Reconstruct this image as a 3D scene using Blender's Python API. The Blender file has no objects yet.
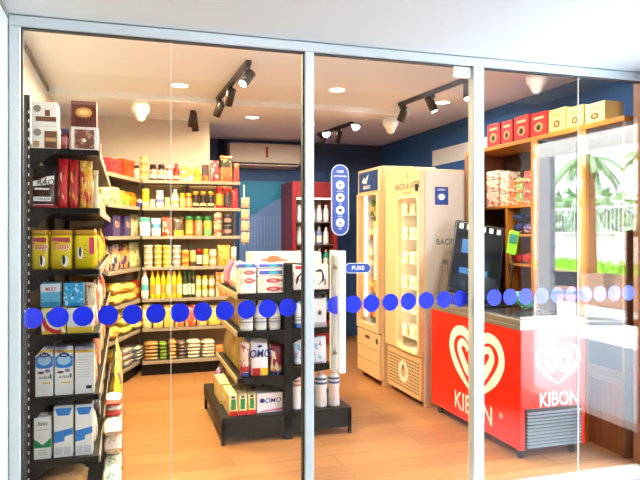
import bpy, bmesh, math, random
from mathutils import Matrix, Vector
R = random.Random(11)
PI = math.pi
C = bpy.context.scene.collection
# ---------------------------------------------------------------- camera model (real place: facade is y=0, shop is y>0)
F, D, H, HY = 630.0, 3.15, 1.46, 232.0
TH = math.atan(195/630); S_, C_ = math.sin(TH), math.cos(TH)
def dirn(px):
    r = (px-320)/F
    return r*C_+S_, C_-r*S_
def aty(px, Y):
    a, b = dirn(px); Z = (Y+D)/b
    return a*Z, Z
def atx(px, X):
    a, b = dirn(px); Z = X/a
    return b*Z-D, Z
def zz(py, Z): return H-(py-HY)/F*Z
# ---------------------------------------------------------------- materials
def lin(c):
    if isinstance(c, str):
        c = c.lstrip('#'); c = [int(c[i:i+2], 16)/255 for i in (0, 2, 4)]
    return tuple(((x/12.92) if x <= .04045 else ((x+.055)/1.055)**2.4) for x in c)+(1,)
MATS = {}
def newmat(name):
    m = bpy.data.materials.new(name); m.use_nodes = True
    return m, m.node_tree, m.node_tree.nodes['Principled BSDF']
def mat(name, col, rough=.5, metal=0, noise=0, nscale=8, bump=0, emit=0, spec=.5):
    if name in MATS: return MATS[name]
    m, nt, b = newmat(name)
    b.inputs['Base Color'].default_value = lin(col)
    b.inputs['Roughness'].default_value = rough; b.inputs['Metallic'].default_value = metal
    b.inputs['Specular IOR Level'].default_value = spec
    if noise or bump:
        tc = nt.nodes.new('ShaderNodeTexCoord'); n = nt.nodes.new('ShaderNodeTexNoise')
        n.inputs['Scale'].default_value = nscale; n.inputs['Detail'].default_value = 4
        nt.links.new(tc.outputs['Object'], n.inputs['Vector'])
        if noise:
            mx = nt.nodes.new('ShaderNodeMixRGB'); mx.blend_type = 'MULTIPLY'; mx.inputs[0].default_value = noise
            mx.inputs[1].default_value = lin(col); nt.links.new(n.outputs['Color'], mx.inputs[2])
            nt.links.new(n.outputs['Fac'], mx.inputs[2]); nt.links.new(mx.outputs[0], b.inputs['Base Color'])
        if bump:
            bp = nt.nodes.new('ShaderNodeBump'); bp.inputs['Strength'].default_value = bump; bp.inputs['Distance'].default_value = .02
            nt.links.new(n.outputs['Fac'], bp.inputs['Height']); nt.links.new(bp.outputs[0], b.inputs['Normal'])
    if emit:
        b.inputs['Emission Color'].default_value = lin(col); b.inputs['Emission Strength'].default_value = emit
    MATS[name] = m
    return m
def pm(base, bands=(), spots=None, rough=.38, wr=0):
    """printed packaging: bands of print over the height, blotches of a second ink"""
    key = 'print_%s_%s_%s_%s' % (base, bands, spots, wr)
    if key in MATS: return MATS[key]
    m, nt, b = newmat('printed_pack')
    L = nt.links.new
    tc = nt.nodes.new('ShaderNodeTexCoord'); sp = nt.nodes.new('ShaderNodeSeparateXYZ'); L(tc.outputs['Generated'], sp.inputs[0])
    rp = nt.nodes.new('ShaderNodeValToRGB'); rp.color_ramp.interpolation = 'CONSTANT'
    cuts = [(0.0, base)]
    for z0, z1, c in bands: cuts += [(z0, c), (z1, base)]
    d = {}
    for z, c in cuts: d[z] = c
    for z0, z1, c in bands: d[z0] = c
    it = sorted(d.items()); el = rp.color_ramp.elements
    el[0].position, el[0].color = it[0][0], lin(it[0][1])
    el.remove(el[1])
    for z, c in it[1:]:
        if z < 1:
            e = el.new(z); e.color = lin(c)
    L(sp.outputs['Z'], rp.inputs['Fac'])
    out = rp.outputs['Color']
    if spots:
        for k in range(0, len(spots), 3):
            c, sc, amt = spots[k:k+3]
            n = nt.nodes.new('ShaderNodeTexNoise'); n.inputs['Scale'].default_value = sc; n.inputs['Detail'].default_value = 1.5
            mp = nt.nodes.new('ShaderNodeMapping'); mp.inputs['Location'].default_value = (k*3.1+sc, k*1.7, sc)
            L(tc.outputs['Generated'], mp.inputs[0]); L(mp.outputs[0], n.inputs['Vector'])
            t = nt.nodes.new('ShaderNodeMath'); t.operation = 'GREATER_THAN'; t.inputs[1].default_value = 1-amt
            L(n.outputs['Fac'], t.inputs[0])
            mx = nt.nodes.new('ShaderNodeMixRGB'); mx.inputs[2].default_value = lin(c); L(t.outputs[0], mx.inputs[0]); L(out, mx.inputs[1])
            out = mx.outputs[0]
    L(out, b.inputs['Base Color']); b.inputs['Roughness'].default_value = rough
    if wr:
        n = nt.nodes.new('ShaderNodeTexNoise'); n.inputs['Scale'].default_value = 7; L(tc.outputs['Generated'], n.inputs['Vector'])
        bp = nt.nodes.new('ShaderNodeBump'); bp.inputs['Strength'].default_value = wr; bp.inputs['Distance'].default_value = .02
        L(n.outputs['Fac'], bp.inputs['Height']); L(bp.outputs[0], b.inputs['Normal'])
    MATS[key] = m
    return m
def wood_mat(name, c1, c2, plank=(1.2, .14), along='x', rough=.35, gap=.004):
    m, nt, b = newmat(name); L = nt.links.new
    tc = nt.nodes.new('ShaderNodeTexCoord'); mp = nt.nodes.new('ShaderNodeMapping'); L(tc.outputs['Object'], mp.inputs[0])
    if along == 'y': mp.inputs['Rotation'].default_value = (0, 0, PI/2)
    if along == 'z': mp.inputs['Rotation'].default_value = (0, PI/2, 0)
    if along == 'zy': mp.inputs['Rotation'].default_value = (PI/2, 0, PI/2)
    br = nt.nodes.new('ShaderNodeTexBrick'); L(mp.outputs[0], br.inputs['Vector'])
    br.inputs['Scale'].default_value = 1; br.inputs['Brick Width'].default_value = plank[0]; br.inputs['Row Height'].default_value = plank[1]
    br.inputs['Mortar Size'].default_value = gap; br.inputs['Bias'].default_value = 0
    br.inputs['Color1'].default_value = lin(c1); br.inputs['Color2'].default_value = lin(c2)
    br.inputs['Mortar'].default_value = tuple(x*.55 for x in lin(c2)[:3])+(1,)
    st = nt.nodes.new('ShaderNodeMapping'); st.inputs['Scale'].default_value = (1.2, 22, 22); L(mp.outputs[0], st.inputs[0])
    n = nt.nodes.new('ShaderNodeTexNoise'); n.inputs['Scale'].default_value = 2; n.inputs['Detail'].default_value = 6; L(st.outputs[0], n.inputs['Vector'])
    rp = nt.nodes.new('ShaderNodeValToRGB'); rp.color_ramp.elements[0].position = .3; rp.color_ramp.elements[1].position = .7
    rp.color_ramp.elements[0].color = (.72, .68, .64, 1); rp.color_ramp.elements[1].color = (1, 1, 1, 1); L(n.outputs['Fac'], rp.inputs[0])
    mx = nt.nodes.new('ShaderNodeMixRGB'); mx.blend_type = 'MULTIPLY'; mx.inputs[0].default_value = 1
    L(br.outputs['Color'], mx.inputs[1]); L(rp.outputs[0], mx.inputs[2]); L(mx.outputs[0], b.inputs['Base Color'])
    b.inputs['Roughness'].default_value = rough
    MATS[name] = m
    return m
def glass_mat(name, ior, tint=(1, 1, 1, 1), rough=0):
    m = bpy.data.materials.new(name); m.use_nodes = True; nt = m.node_tree; nt.nodes.clear(); L = nt.links.new
    o = nt.nodes.new('ShaderNodeOutputMaterial'); mx = nt.nodes.new('ShaderNodeMixShader')
    tr = nt.nodes.new('ShaderNodeBsdfTransparent'); tr.inputs[0].default_value = tint
    gl = nt.nodes.new('ShaderNodeBsdfGlossy'); gl.inputs['Roughness'].default_value = rough
    # schlick from the facing angle so that both faces of the pane reflect alike
    lw = nt.nodes.new('ShaderNodeLayerWeight'); lw.inputs['Blend'].default_value = .5
    p = nt.nodes.new('ShaderNodeMath'); p.operation = 'POWER'; p.inputs[1].default_value = 5; L(lw.outputs['Facing'], p.inputs[0])
    f0 = ((ior-1)/(ior+1))**2
    a = nt.nodes.new('ShaderNodeMath'); a.operation = 'MULTIPLY_ADD'; a.inputs[1].default_value = 1-f0; a.inputs[2].default_value = f0; L(p.outputs[0], a.inputs[0])
    L(a.outputs[0], mx.inputs[0]); L(tr.outputs[0], mx.inputs[1]); L(gl.outputs[0], mx.inputs[2]); L(mx.outputs[0], o.inputs[0])
    MATS[name] = m
    return m
# ---------------------------------------------------------------- mesh builder
FRONT = Matrix(((1, 0, 0, 0), (0, 0, -1, 0), (0, 1, 0, 0), (0, 0, 0, 1)))      # writing on a face that looks towards -y
SIDE = Matrix(((0, 0, -1, 0), (-1, 0, 0, 0), (0, 1, 0, 0), (0, 0, 0, 1)))      # writing on a face that looks towards -x
FONT_CACHE = {}
def text_geo(s, shear=0):
    if (s, shear) in FONT_CACHE: return FONT_CACHE[(s, shear)]
    cu = bpy.data.curves.new('t', 'FONT'); cu.body = s; cu.size = 1; cu.align_x = 'CENTER'; cu.align_y = 'CENTER'
    cu.resolution_u = 3; cu.shear = shear; cu.offset = .012
    o = bpy.data.objects.new('t', cu); C.objects.link(o); bpy.context.view_layer.update()
    me = bpy.data.meshes.new_from_object(o.evaluated_get(bpy.context.evaluated_depsgraph_get()))
    vs = [v.co.copy() for v in me.vertices]; fs = [tuple(p.vertices) for p in me.polygons]
    bpy.data.objects.remove(o); bpy.data.curves.remove(cu); bpy.data.meshes.remove(me)
    FONT_CACHE[(s, shear)] = (vs, fs)
    return vs, fs
class MB:
    def __init__(s): s.bm = bmesh.new(); s.mats = []
    def mi(s, m):
        if m not in s.mats: s.mats.append(m)
        return s.mats.index(m)
    def add(s, vs, fs, m, smooth=False):
        i = s.mi(m); V = [s.bm.verts.new(v) for v in vs]
        for f in fs:
            try:
                q = s.bm.faces.new([V[k] for k in f]); q.material_index = i; q.smooth = smooth
            except ValueError: pass
        return s
    def box(s, c, d, m, bev=0, rot=None):
        t = bmesh.new(); bmesh.ops.create_cube(t, size=1)
        for v in t.verts: v.co = Vector((v.co.x*d[0], v.co.y*d[1], v.co.z*d[2]))
        if bev: bmesh.ops.bevel(t, geom=t.edges[:], offset=min(bev, min(d)*.45), segments=2, affect='EDGES', profile=.5)
        t.verts.index_update(); M = Matrix.Translation(c)
        if rot is not None: M = M @ rot
        s.add([M @ v.co for v in t.verts], [[v.index for v in f.verts] for f in t.faces], m); t.free()
        return s
    def bb(s, x0, x1, y0, y1, z0, z1, m, bev=0):
        return s.box(((x0+x1)/2, (y0+y1)/2, (z0+z1)/2), (x1-x0, y1-y0, z1-z0), m, bev)
    def loft(s, secs, n=20, c=(0, 0, 0), caps=True, smooth=True, M=None):
        """secs: (z, rx, ry, power, material of the band that starts here)"""
        rings = []
        for sec in secs:
            z, rx, ry, p = sec[:4]; ring = []
            for k in range(n):
                t = 2*PI*(k+.5)/n; cs, sn = math.cos(t), math.sin(t)
                x = rx*math.copysign(abs(cs)**(2/p), cs); y = ry*math.copysign(abs(sn)**(2/p), sn)
                co = Vector((x, y, z)); co = (M @ co) if M is not None else co
                ring.append(s.bm.verts.new(co+Vector(c)))
            rings.append(ring)
        for i in range(len(secs)-1):
            mi = s.mi(secs[i][4])
            for k in range(n):
                q = s.bm.faces.new((rings[i][k], rings[i][(k+1) % n], rings[i+1][(k+1) % n], rings[i+1][k])); q.material_index = mi; q.smooth = smooth
        if caps:
            q = s.bm.faces.new(rings[0][::-1]); q.material_index = s.mi(secs[0][4])
            q = s.bm.faces.new(rings[-1]); q.material_index = s.mi(secs[-1][4])
        return s
    def tube(s, p0, p1, r0, m, r1=None, n=12):
        p0, p1 = Vector(p0), Vector(p1); d = p1-p0
        q = d.to_track_quat('Z', 'Y').to_matrix().to_4x4(); M = Matrix.Translation(p0) @ q
        r1 = r0 if r1 is None else r1
        return s.loft([(0, r0, r0, 2, m), (d.length, r1, r1, 2, m)], n, M=M)
    def prism(s, poly, axis, a, b, m):
        n = len(poly)
        def P(u, v, w): return {'x': (w, u, v), 'y': (u, w, v), 'z': (u, v, w)}[axis]
        vs = [P(u, v, a) for u, v in poly]+[P(u, v, b) for u, v in poly]
        fs = [tuple(range(n)), tuple(range(2*n-1, n-1, -1))]+[(i, (i+1) % n, n+(i+1) % n, n+i) for i in range(n)]
        s.add(vs, fs, m)
        bmesh.ops.recalc_face_normals(s.bm, faces=s.bm.faces[-n-2:])
        return s
    def text(s, txt, size, m, at, M=FRONT, sx=1, shear=0):
        vs, fs = text_geo(txt, shear); T = Matrix.Translation(at) @ M
        return s.add([T @ Vector((v.x*size*sx, v.y*size, .0006)) for v in vs], fs, m)
    def disc(s, at, rx, ry, m, M=FRONT, n=28, lift=.0005, ring=0):
        T = Matrix.Translation(at) @ M
        o = [T @ Vector((rx*math.cos(2*PI*k/n), ry*math.sin(2*PI*k/n), lift)) for k in range(n)]
        if ring:
            i_ = [T @ Vector((rx*ring*math.cos(2*PI*k/n), ry*ring*math.sin(2*PI*k/n), lift)) for k in range(n)]
            return s.add(o+i_, [(k, (k+1) % n, n+(k+1) % n, n+k) for k in range(n)], m)
        return s.add(o, [tuple(range(n))], m)
    def quad(s, at, w, h, m, M=FRONT, lift=.0004):
        T = Matrix.Translation(at) @ M
        return s.add([T @ Vector((x*w/2, y*h/2, lift)) for x, y in ((-1, -1), (1, -1), (1, 1), (-1, 1))], [(0, 1, 2, 3)], m)
    def poly(s, at, pts, m, M=FRONT, lift=.0005):
        T = Matrix.Translation(at) @ M
        return s.add([T @ Vector((x, y, lift)) for x, y in pts], [tuple(range(len(pts)))], m)
    def ribbon(s, pts, wid, m, at, M=FRONT, lift=.0008):
        T = Matrix.Translation(at) @ M; vs = []; n = len(pts)
        for i, (x, y) in enumerate(pts):
            x0, y0 = pts[max(0, i-1)]; x1, y1 = pts[min(n-1, i+1)]
            l = math.hypot(x1-x0, y1-y0) or 1; nx, ny = -(y1-y0)/l, (x1-x0)/l; w = wid[i]/2
            vs += [T @ Vector((x+nx*w, y+ny*w, lift)), T @ Vector((x-nx*w, y-ny*w, lift))]
        return s.add(vs, [(2*i, 2*i+1, 2*i+3, 2*i+2) for i in range(n-1)], m)
    def mesh(s, name):
        me = bpy.data.meshes.new(name); s.bm.normal_update(); s.bm.to_mesh(me); s.bm.free()
        for m in s.mats: me.materials.append(m)
        return me
    def build(s, name, parent=None, loc=(0, 0, 0), rz=0):
        o = bpy.data.objects.new(name, s.mesh(name)); C.objects.link(o)
        o.location = loc; o.rotation_euler = (0, 0, rz)
        if parent: o.parent = parent
        return o
def tag(o, label, cat, group=None):
    o['label'] = label; o['category'] = cat
    if group: o['group'] = group
    return o
def thing(name, label, cat, loc=(0, 0, 0), rz=0, group=None):
    o = bpy.data.objects.new(name, None); C.objects.link(o); o.empty_display_size = .1
    o.location = loc; o.rotation_euler = (0, 0, rz)
    return tag(o, label, cat, group)
def struct(o): o['kind'] = 'structure'; return o
def spline(pts, k=8):
    out = []; n = len(pts)
    for i in range(n-1):
        p0, p1, p2, p3 = pts[max(0, i-1)], pts[i], pts[i+1], pts[min(n-1, i+2)]
        for j in range(k):
            t = j/k
            out.append(tuple(.5*((2*b)+(-a+c)*t+(2*a-5*b+4*c-d)*t*t+(-a+3*b-3*c+d)*t**3) for a, b, c, d in zip(p0, p1, p2, p3)))
    out.append(pts[-1])
    return out
# ---------------------------------------------------------------- shared materials
WHITE = mat('white_paint', '#eeebe6', .7)
CEIL = mat('ceiling_white', '#f2f3f7', .8)
SOFFIT = mat('soffit_white', '#eaf0f6', .85, noise=.04, nscale=2)
LEFTW = mat('outer_wall_white', '#d4d8da', .8, noise=.05, nscale=5)
NAVY = mat('navy_wall_paint', '#2c62a4', .7, noise=.2, nscale=3)
NAVYD = mat('dark_navy_paint', '#26324a', .7)
BLUEB = mat('back_wall_blue', '#3d5c8e', .7)
ALU = mat('frame_aluminium', '#c4ccd0', .45, .0)
ALUD = mat('frame_gasket_dark', '#2c2f33', .6)
BLACK = mat('shelf_black_metal', '#0f0d0c', .5, spec=.25, noise=.2, nscale=20)
BLK2 = mat('gondola_black_metal', '#141210', .5, spec=.25)
GREY = mat('shelf_grey_metal', '#7a7066', .45, .2)
RAIL = mat('shelf_price_rail', '#9c9080', .4, .1)
CREAMP = mat('shelf_cream_panel', '#b89a70', .6)
PVC = mat('white_plastic', '#f2f1ec', .35)
DOTB = mat('blue_sticker', '#0a2af0', .5)
DOTB2 = mat('sign_blue', '#1c3a8c', .5)
TXW = mat('white_print', '#f6f4f0', .5)
TXK = mat('dark_print', '#2a2320', .5)
TXN = mat('navy_print', '#142a86', .5)
TXR = mat('red_print', '#c8141e', .5)
TXG = mat('green_print', '#128a4a', .5)
TXP = mat('pink_print', '#d8356a', .5)
TXBR = mat('brown_print', '#6a4326', .5)
TXS = mat('sky_blue_print', '#2b7fd0', .5)
TXY = mat('yellow_print', '#f2c21a', .5)
TXGR = mat('grey_print', '#8d8a86', .5)
ORW = wood_mat('orange_oak', '#d98a2b', '#cf7f24', (3, .5), 'zy', .4, 0)
BRW = wood_mat('brown_plank_cladding', '#a3683c', '#93592f', (4, .09), 'zy', .5, .004)
BRD = mat('dark_brown_board', '#3d2a20', .6, noise=.3, nscale=6)
FLOORM = wood_mat('laminate_floor', '#b9824f', '#a8713f', (1.3, .19), 'x', .3, .003)
GLASS = glass_mat('shop_glass', 1.55, (.985, .99, .985, 1))
CGLASS = glass_mat('cooler_glass', 1.25)
FRED = mat('freezer_red', '#e3210f', .3)
FCREAM = mat('fridge_cream', '#e0bd90', .35)
FWHITE = mat('fridge_liner_white', '#f6f3ec', .4)
STEEL = mat('brushed_steel', '#a8a39b', .35, .7)
DARKPL = mat('dark_plastic', '#17181b', .35)
SCREEN = mat('screen_glass', '#0c1420', .15)

# ================================================================ THE SETTING
struct(MB().bb(-.63, 3.5, 0.0, 5.2, -.06, 0, FLOORM).build('floor'))
struct(MB().bb(-.75, 3.65, 0.12, 5.35, 2.69, 2.8, CEIL).build('ceiling'))
struct(MB().bb(-.75, -.63, .03, 4.1, 0, 2.69, WHITE).build('wall_left'))
struct(MB().bb(-.75, .905, 3.95, 4.1, 0, 2.69, mat('back_left_wall_paint', '#dccdc0', .75)).build('wall_back_left'))
struct(MB().bb(.80, .905, 4.1, 5.2, 0, 2.69, BLUEB).build('wall_recess'))
struct(MB().bb(.80, 3.65, 5.2, 5.35, 0, 2.69, BLUEB).bb(.905, 3.5, 5.185, 5.2, 2.30, 2.69, mat('slate_band', '#3a4f74', .7)).build('wall_back'))
struct(MB().bb(3.5, 3.65, .12, 5.2, 0, 2.69, NAVY).build('wall_right'))
struct(MB().bb(3.485, 3.5, 2.15, 3.6, 2.24, 2.42, mat('right_wall_white', '#e6e6e6', .7)).build('trim_1'))
struct(MB().bb(-.63, 2.75, 2.66, 3.02, 2.635, 2.69, CEIL, .004).build('trim_2'))
struct(MB().bb(-.63, -.615, 1.15, 2.65, 2.655, 2.69, mat('wall_top_grey_trim', '#8d8782', .6)).build('trim_3'))  # grey strip along the top of the left wall
struct(MB().bb(-.75, 3.65, .03, .12, 2.44, 2.8, WHITE).build('wall_front_header'))
# facade frame
struct(MB().bb(-.5, 3.09, -.03, .03, 2.392, 2.44, ALU, .004).bb(-.448, 3.09, -.015, .02, 2.386, 2.392, ALUD).build('trim_4'))
struct(MB().bb(-.5, -.452, -.03, .03, 0, 2.392, ALU, .004).bb(-.452, -.444, -.012, .02, .0, 2.388, ALUD).build('trim_5'))
struct(MB().bb(.886, .934, -.03, .03, 0, 2.392, ALU, .004).bb(.878, .886, -.012, .02, .0, 2.388, ALUD).build('trim_6'))
struct(MB().bb(1.868, 1.936, -.03, .03, 0, 2.392, ALU, .004).build('trim_7'))
struct(MB().bb(3.06, 3.12, -.03, .06, 0, 2.392, wood_mat('jamb_brown_wood', '#8a5a3c', '#7e5035', (3, .5), 'z', .5, 0), .003).build('trim_8'))
struct(MB().bb(-.5, 3.12, -.14, .03, -.06, .012, mat('white_stone_sill', '#e4e4e2', .5), .004).build('trim_9'))
struct(MB().bb(3.12, 3.65, -.0, .12, 0, 2.44, BRD).build('wall_front_right'))
def dots(parent, xs, z0=1.064):
    for x in xs:
        z = z0+.02*max(0, min(1, (x-.4)/1.4))
        MB().disc((x, .0085, z), .047, .047, DOTB, n=32).build('dot_sticker', parent)
panes = [('window_1', -.446, .2125, [-.407, -.297, -.188, -.077, .034, .143]),
         ('window_2', .2155, .880, [.257, .369, .478, .589, .697, .802]),
         ('window_3', 1.936, 2.5925, [2.024, 2.13, 2.235, 2.345, 2.455, 2.555]),
         ('window_4', 2.5955, 3.06, [2.655, 2.76, 2.868, 2.975])]
for nm, x0, x1, xs in panes:
    p = struct(MB().bb(x0, x1, -.005, .005, .012, 2.388, GLASS).build(nm)); dots(p, xs)
# butt joints between the panes
JNT = mat('clear_silicone_joint', '#e6ebea', .4)
struct(MB().bb(.2125, .2155, -.005, .005, .012, 2.388, JNT).build('trim_10'))
struct(MB().bb(2.5925, 2.5955, -.005, .005, .012, 2.388, JNT).build('trim_11'))
door = struct(MB().bb(.938, 1.864, -.005, .005, .016, 2.384, GLASS).build('door_1'))
dots(door, [1.065, 1.164, 1.267, 1.378, 1.485, 1.594, 1.705, 1.805])
for y0, y1, x0 in ((-.058, -.028, 1.062), (.028, .058, 1.046)):
    h = MB().bb(x0, x0+.036, y0, y1, .725, 1.362, PVC, .003)
    for z in (.82, 1.27): h.tube((x0+.018, y0 if y0 > 0 else y1, z), (x0+.018, .005 if y0 > 0 else -.005, z), .009, STEEL)
    h.build('pull_handle', door)
MB().bb(1.755, 1.862, -.012, .012, 2.325, 2.388, PVC, .003).build('patch_fitting', door)
# pill shaped service sign and the PUXE sticker on the door glass
def pill(w, h, n=14):
    r = min(w, h)/2; pts = []
    if h > w:
        for k in range(n+1): t = PI*k/n; pts.append((r*math.cos(t), h/2-r+r*math.sin(t)))
        for k in range(n+1): t = PI+PI*k/n; pts.append((r*math.cos(t), -h/2+r+r*math.sin(t)))
    else:
        for k in range(n+1): t = PI/2+PI*k/n; pts.append((-w/2+r+r*math.cos(t), r*math.sin(t)))
        for k in range(n+1): t = -PI/2+PI*k/n; pts.append((w/2-r+r*math.cos(t), r*math.sin(t)))
    return pts
sx, sz = (aty(331, 0)[0]+aty(348.5, 0)[0])/2, (zz(165, 3.33)+zz(235, 3.33))/2
sg = MB().poly((sx, -.0055, sz), pill(.098, .375), TXW).poly((sx, -.0055, sz), pill(.090, .367), DOTB2, lift=.001)
sg.text('LOJA', .018, TXW, (sx, -.0067, sz+.15)).text('AUTÔNOMA', .0125, TXW, (sx, -.0067, sz+.125))
for k, t in enumerate(('ESCOLHA', 'LEIA', 'PAGUE', 'LEVE')):
    zc = sz+.078-k*.066
    sg.disc((sx, -.0055, zc), .0235, .0235, TXW, lift=.0015).disc((sx, -.0055, zc), .011, .008, (TXGR, TXBR, TXK, TXGR)[k], lift=.002, n=10)
    sg.text(t, .0085, TXW, (sx, -.0067, zc-.033))
sg.build('service_sign', door)
px_, pz_ = (aty(345, 0)[0]+aty(370, 0)[0])/2, zz(268, 3.36)
MB().poly((px_, -.0055, pz_), pill(.145, .054), TXW).poly((px_, -.0055, pz_), pill(.139, .048), DOTB2, lift=.001).text('PUXE', .03, TXW, (px_, -.0067, pz_)).build('pull_sticker', door)

# ---------------- outside: porch, side opening and the sunlit street that shows in the glass
PAVE = mat('white_paving', '#e6e6e4', .8, noise=.1, nscale=1.5)
PORF = mat('porch_paving_grey', '#77746f', .8, noise=.2, nscale=3)
struct(MB().bb(-.6, 3.2, -6.5, -.14, -.06, 0, PORF).build('floor_porch'))
PDARK = mat('porch_unseen_dark', '#4a423b', .8, noise=.2, nscale=4)  # unseen porch parts, coloured dark to cut haze reflected in the glass
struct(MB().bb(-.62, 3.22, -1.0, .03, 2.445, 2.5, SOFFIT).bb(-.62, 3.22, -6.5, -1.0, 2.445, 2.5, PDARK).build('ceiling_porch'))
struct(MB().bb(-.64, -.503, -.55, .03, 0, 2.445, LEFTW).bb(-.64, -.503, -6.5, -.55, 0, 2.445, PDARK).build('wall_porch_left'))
struct(MB().bb(-.51, -.499, -6.5, -.03, 2.42, 2.445, mat('porch_edge_bead', '#77736f', .6)).build('trim_12'))
struct(MB().bb(-.64, 3.22, -6.65, -6.5, 0, 2.5, mat('added_back_wall', '#4d4844', .8)).build('wall_added_back'))  # added behind the camera to block bright reflections in the shop glass
struct(MB().bb(3.07, 3.2, -6.5, -1.26, 0, 2.445, BRD).bb(3.07, 3.2, -1.26, -.03, 2.17, 2.445, BRD).bb(3.07, 3.2, -1.26, -.03, 0, .2, BRW).build('wall_porch_right'))
# white valance across the top of the side opening, let through by the sun
vm, vnt, vb = newmat('valance_cloth'); vb.inputs['Base Color'].default_value = lin('#f6f6f4'); vb.inputs['Roughness'].default_value = .9
vt = vnt.nodes.new('ShaderNodeBsdfTranslucent'); vt.inputs[0].default_value = lin('#f6f6f4'); vx = vnt.nodes.new('ShaderNodeMixShader'); vx.inputs[0].default_value = .3
vnt.links.new(vb.outputs[0], vx.inputs[1]); vnt.links.new(vt.outputs[0], vx.inputs[2]); vnt.links.new(vx.outputs[0], vnt.nodes['Material Output'].inputs[0])
va = thing('valance', 'white cloth valance mirrored across the top of the bright street view', 'awning', (3.9, -1.3, 2.18))
MB().bb(-.006, .006, -1.15, .95, 0, .19, vm, .003).build('cloth', va)
for y in (-1.0, .8): MB().tube((0, y, .17), (-.72, y*.6-.1, .17), .012, ALUD).build('arm', va)
# wooden pull handle on the door jamb of the side opening
hb = MB(); WJ = MATS['jamb_brown_wood']
hb.bb(3.10, 3.14, -.17, -.13, .86, 1.47, WJ, .004).bb(3.10, 3.14, -.13, -.03, 1.43, 1.47, WJ, .004).bb(3.10, 3.14, -.13, -.03, .86, .90, WJ, .004)
hb.build('wooden_handle', bpy.data.objects['trim_8'])
struct(MB().bb(3.2, 40, -40, 12, -.08, -.02, PAVE).build('ground'))
GRS = mat('lime_lawn', '#9ccf3a', .8, noise=.4, nscale=6)
pl = thing('planter', 'long brown street planter with bright lime grass, mirrored in the right glass', 'planter', (9.0, -9.0, -.02))
MB().bb(0, 2.0, -7, 4.5, 0, .66, mat('planter_brown', '#8b6a55', .8), .02).build('planter_wall', pl)
g = MB()
for k in range(900):
    x, y = R.uniform(.05, 1.95), R.uniform(-6.9, 4.4); a = R.uniform(0, 6.3); w = .05
    g.add([(x-w*math.cos(a), y-w*math.sin(a), .66), (x+w*math.cos(a), y+w*math.sin(a), .66), (x+R.uniform(-.06, .06), y+R.uniform(-.06, .06), .66+R.uniform(.12, .25))], [(0, 1, 2)], GRS)
g.bb(.04, 1.96, -6.95, 4.45, .655, .675, GRS).build('lawn', pl)
fn = thing('railing', 'white street railing of thin uprights reflected behind the planter', 'railing', (13, -12, -.02))
FW = mat('railing_white', '#e8eaec', .5)
MB().bb(-.1, .3, -9, 9, 0, 1.35, mat('railing_wall', '#c9c6c0', .8)).build('plinth', fn)
b = MB().bb(.05, .11, -9, 9, 2.15, 2.22, FW).bb(.05, .11, -9, 9, 1.42, 1.48, FW)
for k in range(120): b.bb(.065, .09, -9+k*.15, -8.975+k*.15, 1.35, 2.18, FW)
b.build('balustrade', fn)
LEAF = [mat('leaf_green_%d' % k, c, .6) for k, c in enumerate(('#93b07a', '#aec594', '#7d9c6a'))]
def bush(name, label, c, r, n, cat='shrub', trunk=None, group=None):
    t = thing(name, label, cat, c, 0, group); b = MB()
    for k in range(n):
        u, v = R.uniform(0, 2*PI), R.uniform(-.5, 1); q = math.sqrt(max(0, 1-v*v)); s = R.uniform(.75, 1.05)
        p = Vector((r[0]*q*math.cos(u)*s, r[1]*q*math.sin(u)*s, r[2]*(v+.5)*s)); a = R.uniform(.12, .26)
        d1 = Vector((R.uniform(-1, 1), R.uniform(-1, 1), R.uniform(-1, 1))).normalized()*a; d2 = Vector((R.uniform(-1, 1), R.uniform(-1, 1), R.uniform(-1, 1))).normalized()*a*.6
        b.add([p-d1, p+d2, p+d1, p-d2], [(0, 1, 2, 3)], LEAF[k % 3])
    b.build('foliage', t)
    MB().tube((0, 0, 0), (0, 0, r[2]*.6), .12, mat('bark', '#6b5138', .9)).build('trunk', t)
bush('hedge', 'low clipped green hedge reflected above the white railing', (16, -16.5, 0), (1.3, 4.5, 2.0), 1600)
bush('hedge', 'taller loose green bushes reflected at the right edge behind the railing', (17.5, -5.5, 0), (1.5, 5, 3.1), 1600)
def palm(loc, h, lean, label):
    t = thing('palm_tree', label, 'palm', loc); tr = MB(); n = 10
    BK = mat('palm_bark', '#b0703c', .9, noise=.5, nscale=10)
    tr.loft([(h*k/n, .15-.05*k/n+(.012 if k % 2 else 0), .15-.05*k/n+(.012 if k % 2 else 0), 2, BK) for k in range(n+1)], 12, M=Matrix.Shear('XY', 4, (lean, 0)))
    tr.build('trunk', t); top = Vector((lean*h, 0, h))
    for k in range(13):
        f = MB(); a = 2*PI*k/13+R.uniform(-.2, .2); el = R.uniform(.1, .9); L = R.uniform(.55, .75)
        pts = []
        for j in range(11):
            s = j/10; r_ = L*s*math.cos(el*(1-s)); pts.append(top+Vector((math.cos(a)*r_, math.sin(a)*r_, L*(math.sin(el)*s-.95*s*s))))
        sd = Vector((-math.sin(a), math.cos(a), 0))
        for j in range(10):
            w = .025; f.add([pts[j]-sd*w, pts[j]+sd*w, pts[j+1]+sd*w, pts[j+1]-sd*w], [(0, 1, 2, 3)], LEAF[1])
            for q in range(2):
                base = pts[j].lerp(pts[j+1], q*.5); dn = (pts[j+1]-pts[j]).normalized()
                for sg_ in (-1, 1):
                    tip = base+sd*sg_*.17*(1-.06*j)+dn*.12+Vector((0, 0, -.08)); f.add([base, base+dn*.07, tip], [(0, 1, 2)], LEAF[k % 2])
        f.build('frond', t)
struct(MB().bb(6.4, 6.5, -5.62, -5.27, -.02, 3.6, mat('street_pillar', '#8e8a88', .9, noise=.4, nscale=8)).build('wall_street_pillar'))
palm((8.6, -7.0, .66), 2.2, .0, 'slim palm tree mirrored in the glass beside the orange shelf post')
palm((11.6, -8.6, .65), 2.6, .02, 'second palm crown mirrored near the right edge of the glass')
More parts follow.
